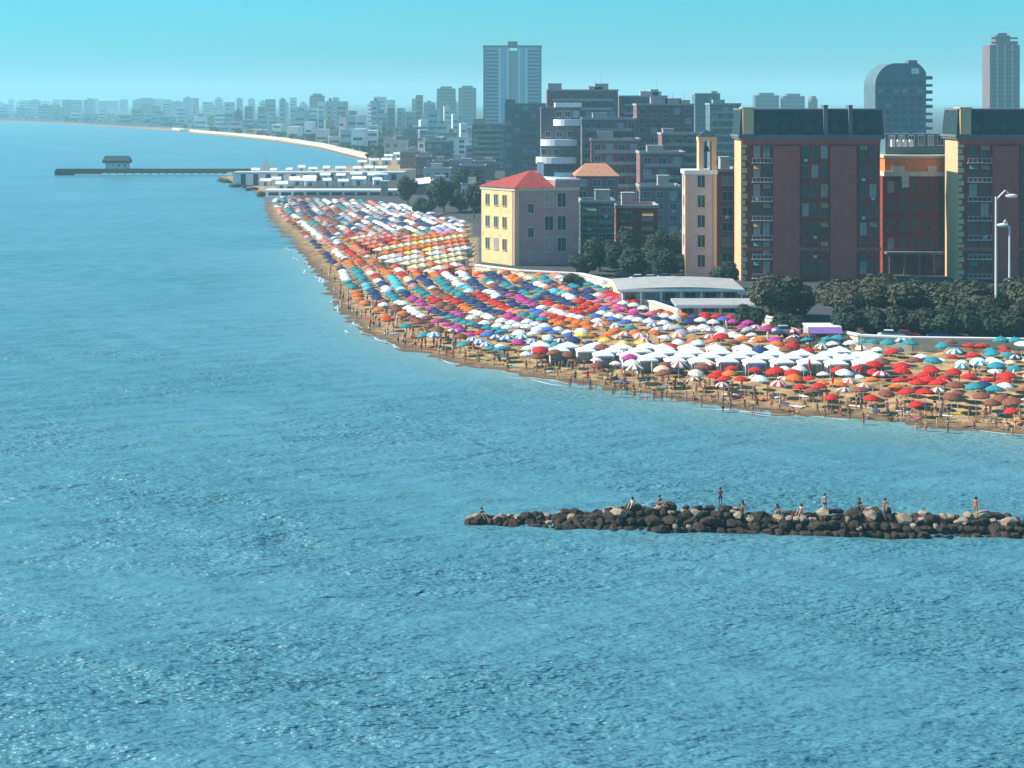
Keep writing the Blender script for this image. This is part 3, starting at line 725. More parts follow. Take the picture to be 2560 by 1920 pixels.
for i, (px, by, s, k) in enumerate([(1870,812,.75,2),(1965,826,.7,2),(2110,838,.75,2),(2235,842,.8,2),(2300,846,.8,2),(2365,846,.85,2),(2430,848,.85,2),(2500,850,.85,2),(2560,850,.85,2)]):
    T(k, px, by, s, ordi(i+1)+' low dark bushy tree from the left in the front row before the hotel', 'front row of bushy trees before the hotel')
for i, (px, by, s, k) in enumerate([(1545,684,.8,3),(1625,680,.9,2),(1690,684,.7,2),(1575,664,.9,3),(1655,662,1.0,3),(1515,662,.8,2),(1700,655,.9,3),(1905,755,.62,2),(1985,755,.6,2),(2080,752,.66,2),(2170,755,.6,2),(2290,752,.66,2),(2360,752,.62,2)]):
    T(k, px, by, s, ordi(i+1)+(' dark green tree in the clumps right of the dark green building' if i < 7 else ' tree counted along the foot of the hotel wall behind the promenade trees'), 'dark trees between the houses')
# --- lamp masts
def mast(px, ybase, ytop, label, arm, head=True):
    D = F*(H-CZ)/(ybase-YH); k = D/F; h = (ybase-ytop)*k
    t = thing('lamp_mast', label, 'lamp post', (at(px, D), D, CZ))
    b = MB(); b.tube((0,0,0), (0,0,h), .24, .15, 10); b.tube((0,0,0), (0,0,1.2), .42, .36, 10); b.build('pole', M['pole'], t)
    b = MB(); b.tube((0,0,h-.5), (arm*.6,0,h+1.0), .14, .12, 8); b.tube((arm*.6,0,h+1.0), (arm,0,h+.2), .12, .1, 8); b.build('arm', M['pole'], t)
    b = MB(); b.lathe([(.12,.35),(.5,.2),(.55,0),(.35,-.25)], 12, (arm,0,h+.1), 1.9, 1); b.build('lamp_head', M['white'], t)
mast(2490, 838, 492, 'tall pale lamp mast with curved arm and white head before the right hotel wing', 2.4)
mast(2524, 800, 565, 'shorter slim lamp mast right behind the tall pale one', -1.2)

# --- parked cars on the promenade
M['tyre'] = mat('tyre', (.02,.02,.02), .9, .1); CARM = [mat('car_'+n, c, .3, .03, spec=.6) for n, c in (('white',(.8,.8,.8)),('red',(.5,.04,.03)),('blue',(.05,.12,.35)),('silver',(.5,.52,.54)),('black',(.03,.03,.035)))]
def car_proto():
    t = thing('parked_car', 'car', 'car', (0,0,0))
    b = MB(); pr = [(-2.1,.35),(-2.1,.85),(-1.9,1.0),(-1.2,1.05),(1.0,1.05),(1.9,.92),(2.1,.75),(2.1,.35)]; n = len(pr)
    b.poly([(x,-.85,z) for x,z in pr]+[(x,.85,z) for x,z in pr], [tuple(range(n)), tuple(range(n,2*n))[::-1]]+[(i+n,(i+1)%n+n,(i+1)%n,i) for i in range(n)])
    b.build('body', CARM[0], t)
    b = MB(); b.poly([(-1.6,-.78,1.05),(.9,-.78,1.05),(.9,.78,1.05),(-1.6,.78,1.05),(-1.15,-.62,1.5),(.2,-.62,1.5),(.2,.62,1.5),(-1.15,.62,1.5)], [(0,3,2,1),(4,5,6,7),(0,1,5,4),(1,2,6,5),(2,3,7,6),(3,0,4,7)])
    b.build('window', M['glass'], t)
    MB().box(-1.15,.2,-.62,.62,1.503,1.55).build('roof', CARM[0], t)
    for x in (-1.3, 1.3):
        for y in (-.87, .7): MB().tube((x,y,.32), (x,y+.17,.32), .32, .32, 14).build('wheel', M['tyre'], t)
    return t
cp = car_proto(); KIDS[cp.name] = list(cp.children); first = True
CN = ['white','red','blue','silver','black']
for i, (px, py, c) in enumerate([(1600,705,0),(1632,706,3),(1668,702,0),(1705,704,1),(1780,742,2),(1820,745,0),(1560,698,4),(1880,812,0),(1965,838,3),(2230,850,0),(2268,850,1),(2350,850,2)]):
    D = F*(H-CZ)/(py-YH); o = cp if first else copy_tree(cp); kids = list(o.children) if first else [c_ for c_ in bpy.data.objects if c_.parent == o]; first = False
    o.location = (at(px, D), D, CZ); o.rotation_euler = (0,0,random.uniform(-.15,.15))
    for ch in kids:
        if ch.name.startswith(('body','roof')): setmat(ch, CARM[c])
    tag(o, '%s car, %s from the left of those parked along the promenade' % (CN[c], ordi(1+sum(1 for q in [1600,1632,1668,1705,1780,1820,1560,1880,1965,2230,2268,2350] if q < px))), 'car', 'cars parked along the promenade')

# ------------------------------------------------------------------ far shore
def far_city():
    rnd = random.Random(21); rows = []
    mats = ['palegrey','white','teal','tan','white','white','bluegl','palegrey']
    coastx = np.array([-1,0]); 
    def shore_y(px):
        xs = [p[0] for p in COAST_PX][::-1][:13]; ys = [p[1] for p in COAST_PX][::-1][:13]
        return float(np.interp(px, xs, ys))
    spec = []
    for row, (dm, hmin, hmax, step) in enumerate([(1.08, 7, 20, 30), (1.22, 14, 32, 26), (1.5, 24, 42, 24), (2.1, 34, 46, 26)]):
        px = -160+row*7
        while px < 1190:
            D0 = F*H/(shore_y(min(px, 900))-YH)
            if px > 900: D0 = 1150+(px-900)*.4
            D = D0*dm+rnd.uniform(0, 60)
            wpx = rnd.uniform(.5, 1.1)*step; h = rnd.uniform(hmin, hmax)
            if rnd.random() < .07: h *= 1.18
            if rnd.random() < .86: spec.append((row, px, wpx, D, h, rnd.choice(mats)))
            px += step*rnd.uniform(.8, 1.35)
    names = ['far shore front row', 'far shore second row', 'far shore third row', 'row on the far horizon']
    cn = dict(palegrey='pale grey', grey='grey', teal='teal-grey', tan='tan', white='white', conc='stone-grey', bluegl='light blue', mauve='mauve')
    cnt = {}
    for row, px, wpx, D, h, m in spec:
        key = (row, m); cnt[key] = cnt.get(key, 0)+1
        W = wpx*D/F; X = at(px, D); dp = rnd.uniform(12, 22); z0 = gz(X, D)
        if z0 < .3: z0 = 2.0
        t = thing('distant_building', '%s hazy %s building from the left in the %s' % (ordi(cnt[key]), cn[m], names[row]), 'building', (X, D, z0), rnd.uniform(-.15, .15), 'buildings of the far shore')
        MB().box(-W/2, W/2, 0, dp, -2, h-z0).build('wall', M[m], t)
        if rnd.random() < .5: MB().box(-W*.2, W*.15, dp*.3, dp*.7, h-z0, h-z0+rnd.uniform(2, 4)).build('roof_room', M['dconc'], t)
        q = MB(); k = max(1, int(h/7))
        for i in range(k): q.box(-W/2+1.2, W/2-1.2, -.15, .1, 3+i*6-z0*.0, 5+i*6)
        if 5+(k-1)*6 < h-z0: q.build('window_band', M['glass'], t)
    for (a, b_, yt, D, m, lab) in [(775,808,234,2600,'grey','lone hazy grey tower poking above the far horizon left of centre'),
        (1092,1138,216,2300,'teal','left one of two twin hazy round-topped towers beside the broad blue tower'), (1146,1190,214,2300,'teal','right one of two twin hazy round-topped towers beside the broad blue tower'),
        (1888,1948,232,1900,'teal','hazy blue block peeping over the left part of the brick hotel roof'), (1958,2012,234,1900,'teal','hazy blue block right of a similar one over the brick hotel roof'),
        (2028,2044,240,1900,'grey','tiny hazy tower over the middle of the brick hotel roof'), (340,385,244,3900,'palegrey','pale hazy tower on the far horizon at left')]:
        D_ = D; W = (b_-a)*D/F; X = at((a+b_)/2, D); h = zat(yt, D)-CZ
        t = thing('distant_tower', lab, 'building', (X, D, CZ)); 
        MB().box(-W/2, W/2, 0, 20, -2, h-3).build('wall', M[m], t)
        MB().box(-W*.3, W*.3, 2, 18, h-3, h).build('penthouse', M[m], t)
        for i in range(10): 
            z = h-6-i*5
            if z > 3: MB().box(-W/2+1.5, W/2-1.5, -.15, .1, z, z+2).build('window', M['glass'], t)
    # trees of the far shore: one mass nobody could count
    b = MB(); rr = random.Random(5)
    for k in range(900):
        px = rr.uniform(-200, 1250); D0 = F*H/(shore_y(min(px, 900))-YH)
        if px > 900: D0 = 1000+(px-900)*.3
        D = D0*rr.uniform(1.05, 1.7); X = at(px, D); s = rr.uniform(3, 8)
        b.poly([(X+rr.uniform(-1,1)*s, D+rr.uniform(-1,1)*s, 2.5+rr.uniform(-.4,1.0)*s) for _ in range(8)],
               [(0,1,2),(3,4,5),(5,6,7),(1,4,7),(2,3,6),(0,5,2),(1,6,3)])
    tag(b.build('distant_trees', M['leaf2']), 'blue-green tree belts among the buildings of the far shore', 'trees', kind='stuff')
far_city()
# mid-distance waterfront right of the bay (px 900..1260)
def waterfront():
    rnd = random.Random(33); n = 0
    cn = dict(palegrey='pale grey', grey='grey', teal='teal-grey', tan='tan', white='white', conc='stone-grey', mauve='mauve')
    for D, hmin, hmax, a, b_ in ((1050, 8, 16, 960, 1260), (880, 6, 14, 1000, 1260), (740, 6, 13, 1040, 1230), (640, 5, 11, 1060, 1220), (570, 5, 9, 1080, 1210)):
        px = a
        while px < b_:
            w_ = rnd.uniform(35, 75); n += 1; m = rnd.choice(list(cn)); h = rnd.uniform(hmin, hmax)
            X = at(px+w_/2, D); 
            block('waterfront_building', '%s house counting back from the near end of the quarter left of cream house' % ordi(44-n), px, px+w_, YH+(H-CZ-h)*F/D, D+rnd.uniform(0,25), 12, m, 'buildings left of the cream house', floors=max(1,int(h/3.5)), cols=3, roof='hip' if rnd.random() < .08 else 'parapet', side=False, rooms=1)
            px += w_*rnd.uniform(1.1, 1.5)
waterfront()

# --- arcaded bathing pavilions of the far cape
def arcade():
    y0, D = 458, F*(H-1.5)/(458-YH); X0, X1 = at(592, D), at(1000, D); W = X1-X0; k = D/F; h = 29*k
    t = thing('arcade_pavilion', 'long white arcaded pavilion on the far cape beside the fishing pier', 'pavilion', ((X0+X1)/2, D, 1.5))
    n = 13
    for j in range(n+1):
        x = -W/2+W*j/n; MB().box(x-1.7, x+1.7, 0, 1.6, -1, h-1.1).build('pier', M['white'], t)
    MB().box(-W/2-1, W/2+1, 1.5, 12, -1, h-1.2).build('wall', M['glass'], t)
    MB().box(-W/2-2, W/2+2, -.6, 13, h-1.1, h-.3).build('roof', M['palegrey'], t)
arcade()
def terrace():
    D = F*(H-1.6)/(497-YH); X0, X1 = at(668, D), at(985, D); W = X1-X0; k = D/F; h = 22*k
    t = thing('terrace_pavilion', 'low pavilion with thin white roof slab on the far beach before the arcades', 'pavilion', ((X0+X1)/2, D, 1.6))
    MB().box(-W/2, W/2, 1.2, 9, -.5, h-.8).build('wall', M['dconc'], t)
    MB().box(-W/2-1, W/2+1, -1, 10, h-.8, h).build('roof', M['white'], t)
    MB().box(-W/2-.5, W/2+.5, -2.2, -1.0, -.5, 1.2).build('parapet', M['white'], t)
    for j in range(11):
        x = -W/2+W*j/10; MB().box(x-.5, x+.5, -.6, .1, -.5, h-.8).build('column', M['white'], t)
    t2 = thing('stone_pylon', 'pale square pylon at the right end of the low white-roofed pavilion', 'pylon', (at(962, D-2), D-3, 1.6))
    MB().box(-1.3, 1.3, -1.3, 1.3, -.5, 6.8).build('shaft', M['tan'], t2); MB().box(-1.6, 1.6, -1.6, 1.6, 6.8, 7.3).build('cap', M['white'], t2)
    t3 = thing('white_roofed_hall', 'small hall with slanting white roof right of the pale pylon', 'hall', (at(1040, D), D+4, CZ))
    MB().box(-5, 5, 0, 8, -.5, 3.6).build('wall', M['grey'], t3)
    b = MB(); b.poly([(-6,-.5,3.6),(6,-.5,4.6),(6,8.5,4.6),(-6,8.5,3.6),(-4,3,5.6),(5,4,6.8)], [(0,3,2,1),(0,1,5,4),(1,2,5),(2,3,4,5),(3,0,4)]); b.build('roof', M['white'], t3)
terrace()

def cabins():
    rr = random.Random(8); pr = MB(); pr.box(-1.6,1.6,-1.5,1.5,0,2.5); k = None; n = 0
    cb = []
    for D_, a, b_ in ((835, 640, 990), (735, 665, 985), (690, 660, 950), (960, 760, 1010), (1060, 830, 1040)):
        px = a
        while px < b_:
            cb.append((px, D_+rr.uniform(-6, 6))); px += rr.uniform(24, 46)
    root = None
    for i, (px, D_) in enumerate(sorted(cb)):
        x = at(px, D_); z = gz(x, D_)
        if z < .4: continue
        n += 1
        if root is None:
            root = thing('beach_cabin', 'cabin', 'cabin', (0,0,0)); pr.build('wall', M['white'], root)
            MB().poly([(-1.9,-1.8,2.5),(1.9,-1.8,2.5),(1.9,1.8,2.5),(-1.9,1.8,2.5),(-1.9,0,3.6),(1.9,0,3.6)], [(0,3,2,1),(0,1,5,4),(1,2,5),(2,3,4,5),(3,0,4)]).build('roof', M['white'], root)
            MB().box(-.5,.5,-1.56,-1.503,0,2.0).build('door', M['teal'], root); KIDS[root.name] = list(root.children); o = root
        else: o = copy_tree(root)
        o.location = (x, D_, z-.1); o.rotation_euler = (0,0,rr.uniform(-.2,.2)); o.scale = (rr.uniform(.9,1.7), 1, rr.uniform(.9,1.25))
        tag(o, '%s small white cabin from the left around the arcaded pavilion on the far cape' % ordi(n), 'cabin', 'white cabins of the far cape')
cabins()
# --- fishing pier
def pier():
    D = 850; k = D/F; X0, X1 = at(140, D), at(625, D); L = X1-X0
    t = thing('fishing_pier', 'long thin dark fishing pier reaching out to the left from the cape', 'pier', (X1, D, 0))
    MB().box(-L, 0, 0, 5.5, 2.5, 3.4).build('deck', M['wood'], t)
    MB().box(-L*.8, 0, .3, 4.9, 1.1, 2.5-.003).build('beam', M['wood'], t)
    for j in range(24):
        x = -L+1+(L-2)*j/23
        for y in (.8, 4.6): q = MB(); q.tube((x, y, -2), (x, y, 2.6), .35, .3, 6); q.build('pile', M['wood'], t)
    q = MB()
    for j in range(60): x = -L+(L-.1)*j/59; q.box(x, x+.1, .05, .15, 3.4, 4.4)
    q.box(-L, 0, .05, .15, 4.4, 4.55); q.build('railing', M['white'], t)
    q = MB(); q.box(-L*.9, -L*.05, -2.2, -1.0, -1, .7); q.build('footing', M['white'], t)
    q = MB(); q.box(-L-.5, -L*.78, -1, 7, -1, 2.49); q.build('pier_head', M['rock'], t)
    h = thing('pier_house', 'small house with dark roof standing on the fishing pier', 'house', (at(290, D), D+2.7, 3.4))
    MB().box(-6, 6, -2, 2.5, 0, 3.1).build('wall', M['palegrey'], h)
    q = MB(); q.box(-7.2, 7.2, -3, 3.2, 3.1, 4.4); q.poly([(-7.2,-3,4.4),(7.2,-3,4.4),(7.2,3.2,4.4),(-7.2,3.2,4.4),(-6.5,0,6.9),(6.5,0,6.9)], [(0,3,2,1),(0,1,5,4),(1,2,5),(2,3,4,5),(3,0,4)]); q.build('roof', M['slate'], h)
    for j in range(4): window(h, -4.5+3*j, -2, 1.7, 1.4, 1.4)
pier()
def far_seawall():
    q = MB(); ps = [((x-1280)*H/(y-YH), F*H/(y-YH)) for x, y in [(925,399),(895,392),(800,368),(700,352),(600,341.5),(500,333),(430,325.5)]]
    for (x0,y0),(x1,y1) in zip(ps[:-1], ps[1:]): q.prism([(x0,y0),(x1,y1),(x1+3,y1+8),(x0+3,y0+8)][::-1], -.5, 3.2)
    tag(q.build('far_seawall', M['stone']), 'bright pale seawall curving along the far bay', 'seawall')
far_seawall()
def boat(px, D, L, label, sail=0, name='motor_boat'):
    t = thing(name, label, 'boat', (at(px, D), D, 0), random.uniform(-.4, .4))
    b = MB(); pr = [(-.5,.34),(-.2,.5),(.2,.45),(.5,0)]; up = []
    pts = [(-.5,-.14),(-.1,-.17),(.25,-.12),(.5,0),(.25,.12),(-.1,.17),(-.5,.14)]
    b.prism([(x*L, y*L) for x, y in pts][::1], -.3, L*.13+.2, 1.12); b.build('hull', M['white'], t)
    b = MB(); b.prism([(-.3*L,-.09*L),(.12*L,-.08*L),(.2*L,0),(.12*L,.08*L),(-.3*L,.09*L)], L*.13+.2, L*.13+1.5, .85); b.build('cabin', M['white' if not sail else 'palegrey'], t)
    if sail:
        b = MB(); b.tube((.05*L,0,0), (.05*L,0,sail+.6), .14, .08, 6); b.build('mast', M['pole'], t)
        b = MB(); b.poly([(.04*L,0,2.2),(-.48*L,.5,2.3),(.04*L,0,sail),(.04*L,.06,2.2),(-.48*L,.56,2.3),(.04*L,.06,sail)], [(0,1,2),(3,5,4),(0,3,4,1),(1,4,5,2),(2,5,3,0)]); b.build('mainsail', CANVAS['white'], t)
        b = MB(); b.poly([(.07*L,0,sail*.85),(.5*L,0,1.8),(.1*L,.5,2),(.07*L,.05,sail*.85),(.5*L,.05,1.8),(.1*L,.55,2)], [(0,1,2),(3,5,4),(0,3,4,1),(1,4,5,2),(2,5,3,0)]); b.build('jib', CANVAS['white'], t)
boat(664, 842, 7, 'small sailboat with white sail raised at the landward end of the pier', 11, 'sailboat')
boat(576, 838, 5.5, 'small white boat by the pier, left of the sailboat')
boat(643, 836, 6, 'small white boat just left of the sailboat hull')
boat(476, 2000, 24, 'large white boat off the left end of the far pale beach')

# --- rocks at the cape tip
RB = []
def rock_mesh(seed, m):
    rnd = random.Random(seed); bm = bmesh.new(); bmesh.ops.create_icosphere(bm, subdivisions=2, radius=1)
    pl = [(Vector((rnd.gauss(0,1), rnd.gauss(0,1), rnd.gauss(0,1))).normalized(), rnd.uniform(.55, .8)) for _ in range(9)]
    for v in bm.verts:
        for nrm, d in pl:
            s = v.co.dot(nrm)
            if s > d: v.co -= nrm*(s-d)
        v.co += Vector((rnd.uniform(-1,1), rnd.uniform(-1,1), rnd.uniform(-1,1)))*.03
    me = bpy.data.meshes.new('boulder'); bm.to_mesh(me); bm.free(); me.materials.append(m); return me
RM = [rock_mesh(i, M['rock']) for i in range(7)]; RP = rock_mesh(50, M['rockp'])
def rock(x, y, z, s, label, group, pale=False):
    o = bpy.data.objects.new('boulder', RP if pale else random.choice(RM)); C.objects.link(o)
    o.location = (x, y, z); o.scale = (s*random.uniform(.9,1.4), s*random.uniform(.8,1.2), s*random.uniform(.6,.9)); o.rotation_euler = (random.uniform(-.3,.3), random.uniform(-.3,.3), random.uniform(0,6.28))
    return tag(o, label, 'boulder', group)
for i in range(16):
    px = 545+i*8+random.uniform(-5,5); py = 447+i*2.6+random.uniform(-3,8); D = F*H/(py-YH)
    rock(at(px, D), D, .2, random.uniform(1.2, 2.2), '%s dark rock from the left at the tip of the far cape' % ordi(i+1), 'rocks at the tip of the cape')

# ------------------------------------------------------------------ breakwater
BWp = [(1175,1307),(1260,1312),(1400,1321),(1600,1327),(1800,1332),(2000,1339),(2200,1344),(2560,1347),(2800,1350)]   # near foot
BWt = [(1175,1292),(1260,1290),(1400,1287),(1500,1282),(1560,1268),(1650,1262),(1800,1264),(1900,1283),(2050,1284),(2100,1270),(2230,1270),(2280,1288),(2560,1288),(2800,1288)]  # crest seen
def bw(px):
    yb = float(np.interp(px, *zip(*BWp))); yt = float(np.interp(px, *zip(*BWt))); D = F*H/(yb-YH)
    return D, yb, yt
core = MB(); pts = []
for px in range(1185, 2820, 15):
    D, yb, yt = bw(px); wd = 5.0*min(1, .3+(px-1175)/350); x = at(px, D+wd/2); hc = max(.25 if px < 1400 else .7, H-(yt-YH)*(D+wd*.45)/F-.85)
    pts.append([(x, D+wd*.12, -1.5), (x, D+wd*.34, hc), (x, D+wd*.72, hc), (x, D+wd, -1.5)])
for a, b_ in zip(pts[:-1], pts[1:]): core.poly(a+b_, [(0,4,5,1),(1,5,6,2),(2,6,7,3)])
bwt = thing('rock_breakwater', 'long low dark rubble breakwater crossing the foreground water from the right', 'breakwater', (0,0,0))
core.build('core', M['rock'], bwt)
nb = {}
secs = [(1175,1500,'the low tip'), (1500,1820,'the first hump'), (1820,2270,'the middle'), (2270,2900,'the right end')]
rk = []
for px in range(1182, 2580, 17):
    D, yb, yt = bw(px); wd = 5.0*min(1, .3+(px-1175)/350); top = H-(yt-YH)*(D+wd*.45)/F
    for t_ in (.05, .45, .85, 1.25):
        if random.random() < .06: continue
        
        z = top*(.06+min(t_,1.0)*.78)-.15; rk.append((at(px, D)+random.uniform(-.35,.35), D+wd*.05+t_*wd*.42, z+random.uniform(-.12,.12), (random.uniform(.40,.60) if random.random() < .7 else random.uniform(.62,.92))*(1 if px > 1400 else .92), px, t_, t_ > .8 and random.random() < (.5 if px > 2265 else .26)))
for px, py in ((1372,1308),(1688,1318),(1722,1318),(2148,1322),(2285,1317),(2340,1317),(2030,1300),(2120,1300)):
    D, yb, yt = bw(px); z = max(.15, H-(py-YH)*(D-.1)/F); rk.append((at(px, D-.1), D+(0 if py > 1290 else 1.6), z, .34, px, 9, True))
rk.sort(key=lambda r: r[0])
rows_ = {.05:'waterline', .45:'mid-flank', .85:'crest', 1.25:'rear crest', 9:'lower flank'}
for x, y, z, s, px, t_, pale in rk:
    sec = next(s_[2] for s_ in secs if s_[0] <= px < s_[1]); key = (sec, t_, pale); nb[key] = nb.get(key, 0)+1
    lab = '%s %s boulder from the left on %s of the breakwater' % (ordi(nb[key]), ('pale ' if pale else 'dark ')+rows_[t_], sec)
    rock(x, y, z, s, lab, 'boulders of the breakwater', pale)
    

# ------------------------------------------------------------------ people
def skin_mesh(name, V, E, rad, root, m, sub=1):
    me = bpy.data.meshes.new(name); me.from_pydata(V, E, []); o = bpy.data.objects.new(name, me); C.objects.link(o)
    md = o.modifiers.new('s', 'SKIN'); md.use_smooth_shade = True
    for i, r in enumerate(rad):
        s = me.skin_vertices[0].data[i]; s.radius = r if isinstance(r, tuple) else (r, r); s.use_root = (i == root)
    if sub: o.modifiers.new('u', 'SUBSURF').levels = sub
    bpy.context.view_layer.update(); dg = bpy.context.evaluated_depsgraph_get()
    nm = bpy.data.meshes.new_from_object(o.evaluated_get(dg)); bpy.data.objects.remove(o)
    nm.name = name; nm.materials.clear(); nm.materials.append(m); nm.polygons.foreach_set('use_smooth', [True]*len(nm.polygons)); return nm
def figure(pose, female):
    """joints (x right, -y forward, z up), metres"""
    J = {}
    def s(n, *p): J[n] = Vector(p)
    sh = .185 if female else .21; hp = .10
    s('pel',0,0,.93); s('waist',0,.0,1.08); s('chest',0,-.01,1.30); s('neck',0,0,1.47); s('jaw',0,-.03,1.555); s('head',0,-.01,1.65); s('crown',0,0,1.70)
    s('shR',sh,0,1.42); s('shL',-sh,0,1.42)
    s('hipR',hp,0,.90); s('hipL',-hp,0,.90)
    legs = {'stand': (((.12,-.01,.49),(.13,.02,.08)),((-.11,.0,.49),(-.12,.03,.08))),
            'walk': (((.11,-.16,.51),(.11,-.22,.08)),((-.11,.10,.49),(-.11,.36,.16))),
            'sit': (((.14,-.40,.42),(.14,-.75,.10)),((-.14,-.38,.44),(-.16,-.70,.10))),
            'lie': (((.12,0,.49),(.13,.0,.08)),((-.11,.0,.49),(-.12,.0,.08)))}
    arms = {'stand': (((.28,.03,1.14),(.27,-.06,.90)),((-.29,.03,1.15),(-.25,-.14,.95))),
            'walk': (((.27,.12,1.16),(.27,.02,.92)),((-.27,-.05,1.15),(-.26,-.24,.98))),
            'sit': (((.30,.05,1.16),(.24,-.22,1.05)),((-.30,.10,1.14),(-.30,.22,.90))),
            'lie': (((.32,.0,1.2),(.36,-.05,.98)),((-.36,.0,1.48),(-.20,-.06,1.66)))}
    if pose == 'wave': lg = legs['stand']; ar = (((.30,-.08,1.62),(.26,-.12,1.86)),((-.29,.03,1.15),(-.25,-.14,.95)))
    elif pose == 'fish': lg = legs['stand']; ar = (((.26,-.14,1.18),(.12,-.38,1.16)),((-.26,-.12,1.16),(-.06,-.32,1.06)))
    else: lg, ar = legs[pose], arms[pose]
    (kR, aR), (kL, aL) = lg; (eR, wR), (eL, wL) = ar
    s('kR',*kR); s('aR',*aR); s('kL',*kL); s('aL',*aL); s('tR',aR[0]+.02,aR[1]-.17,max(.03,aR[2]-.06)); s('tL',aL[0]-.02,aL[1]-.17,max(.03,aL[2]-.06))
    s('eR',*eR); s('wR',*wR); s('eL',*eL); s('wL',*wL)
    rad = dict(pel=(.155 if female else .145,.105), waist=(.115 if female else .135,.09), chest=(.135 if female else .165,.105), neck=.055, jaw=.07, head=.098, crown=.075, shR=.062, shL=.062, hipR=.10, hipL=.10,
               kR=.058, kL=.058, aR=.038, aL=.038, tR=.034, tL=.034, eR=.038, eL=.038, wR=.026, wL=.026)
    E = [('pel','waist'),('waist','chest'),('chest','neck'),('neck','jaw'),('jaw','head'),('head','crown'),('chest','shR'),('chest','shL'),('shR','eR'),('eR','wR'),('shL','eL'),('eL','wL'),
         ('pel','hipR'),('pel','hipL'),('hipR','kR'),('kR','aR'),('aR','tR'),('hipL','kL'),('kL','aL'),('aL','tL')]
    for sd_, e, w_ in (('R','eR','wR'),('L','eL','wL')):
        d = (J[w_]-J[e]).normalized(); sx = 1 if sd_ == 'R' else -1; u = Vector((0,1,0)); u = (u-d*u.dot(d)).normalized(); v = d.cross(u)
        J['p'+sd_] = J[w_]+d*.07; rad['p'+sd_] = (.036,.018); E.append((w_,'p'+sd_))
        for k, (o_, ln) in enumerate(((-.03,.075),(-.01,.088),(.01,.082),(.03,.065))):
            n = 'f%d%s' % (k, sd_); J[n] = J['p'+sd_]+d*.035+u*o_; rad[n] = .010; J[n+'b'] = J[n]+d*ln*.7+v*.02*sx; rad[n+'b'] = .008; E += [('p'+sd_, n), (n, n+'b')]
        n = 't'+sd_+'h'; J[n] = J[w_]+d*.05-u*.05; rad[n] = .011; J[n+'b'] = J[n]+d*.035-u*.012; rad[n+'b'] = .009; E += [(w_, n), (n, n+'b')]
    names = list(J); idx = {n: i for i, n in enumerate(names)}
    off = Vector((0,0,0)); rot = Matrix.Identity(3)
    if pose == 'sit': off = Vector((0,0,-.80))
    if pose == 'sit':
        J['aR'].z = J['aL'].z = .86; J['tR'].z = J['tL'].z = .83; J['kR'].z = J['kL'].z = 1.25; J['kR'].y = J['kL'].y = -.36
    if pose == 'lie': rot = Matrix.Rotation(R(-90), 3, 'X'); 
    def tr(p):
        q = rot @ (p+off)
        if pose == 'lie': q = Vector((q.x, q.y, q.z+.12))
        return tuple(q)
    V = [tr(J[n]) for n in names]
    body = skin_mesh('person', V, [(idx[a], idx[b_]) for a, b_ in E], [rad[n] for n in names], idx['pel'], SKIN[0])
    def sub(name, ns, es, rs, root=0):
        return skin_mesh(name, [tr(p) for p in ns], es, rs, root, CANVAS['blue'])
    p = J
    def lerp(a, b_, t): return a.lerp(b_, t)
    if female:
        suit = sub('swimsuit', [p['pel']+Vector((0,0,-.03)), p['waist'], p['chest'], p['chest']+Vector((0,0,.06))], [(0,1),(1,2),(2,3)], [(.172,.122),(.128,.102),(.150,.122),(.12,.10)])
    else:
        suit = sub('swim_trunks', [p['pel']+Vector((0,0,.04)), lerp(p['hipR'],p['kR'],.05), lerp(p['hipR'],p['kR'],.5), lerp(p['hipL'],p['kL'],.05), lerp(p['hipL'],p['kL'],.5)], [(0,1),(1,2),(0,3),(3,4)], [(.158,.118),.115,.105,.115,.105])
    hb = MB(); hc = Vector(tr(p['head']+Vector((0,.02,.03))))
    hb.lathe([(.02,.10),(.075,.085),(.108,.04),(.115,-.02),(.105,-.09 if not female else -.16),(.05,-.10 if not female else -.2)], 12, hc)
    hm_o = hb.build('hair', HAIR[0]); hm = hm_o.data; bpy.data.objects.remove(hm_o)
    if pose == 'lie': pass
    # shift so feet rest on zero
    fz = .0
    return body, suit, hm
FIG = {}
for pose in ('stand','walk','sit','lie','wave','fish'):
    for fem in (False, True): FIG[(pose, fem)] = figure(pose, fem)
CLN = list(CANVAS)
def person(x, y, z, pose, fem, rz, suit, label, group, sc_=1.0, skin=0, hair=0):
    bm_, sm, hm = FIG[(pose, fem)]
    o = bpy.data.objects.new('person', bm_); C.objects.link(o); o.location = (x, y, z); o.rotation_euler = (0,0,rz); o.scale = (sc_,)*3
    setmat(o, SKIN[skin]); tag(o, label, 'person', group)
    s_ = bpy.data.objects.new('swimsuit' if fem else 'swim_trunks', sm); C.objects.link(s_); s_.parent = o; setmat(s_, CANVAS[suit])
    h_ = bpy.data.objects.new('hair', hm); C.objects.link(h_); h_.parent = o; setmat(h_, HAIR[hair])
    return o

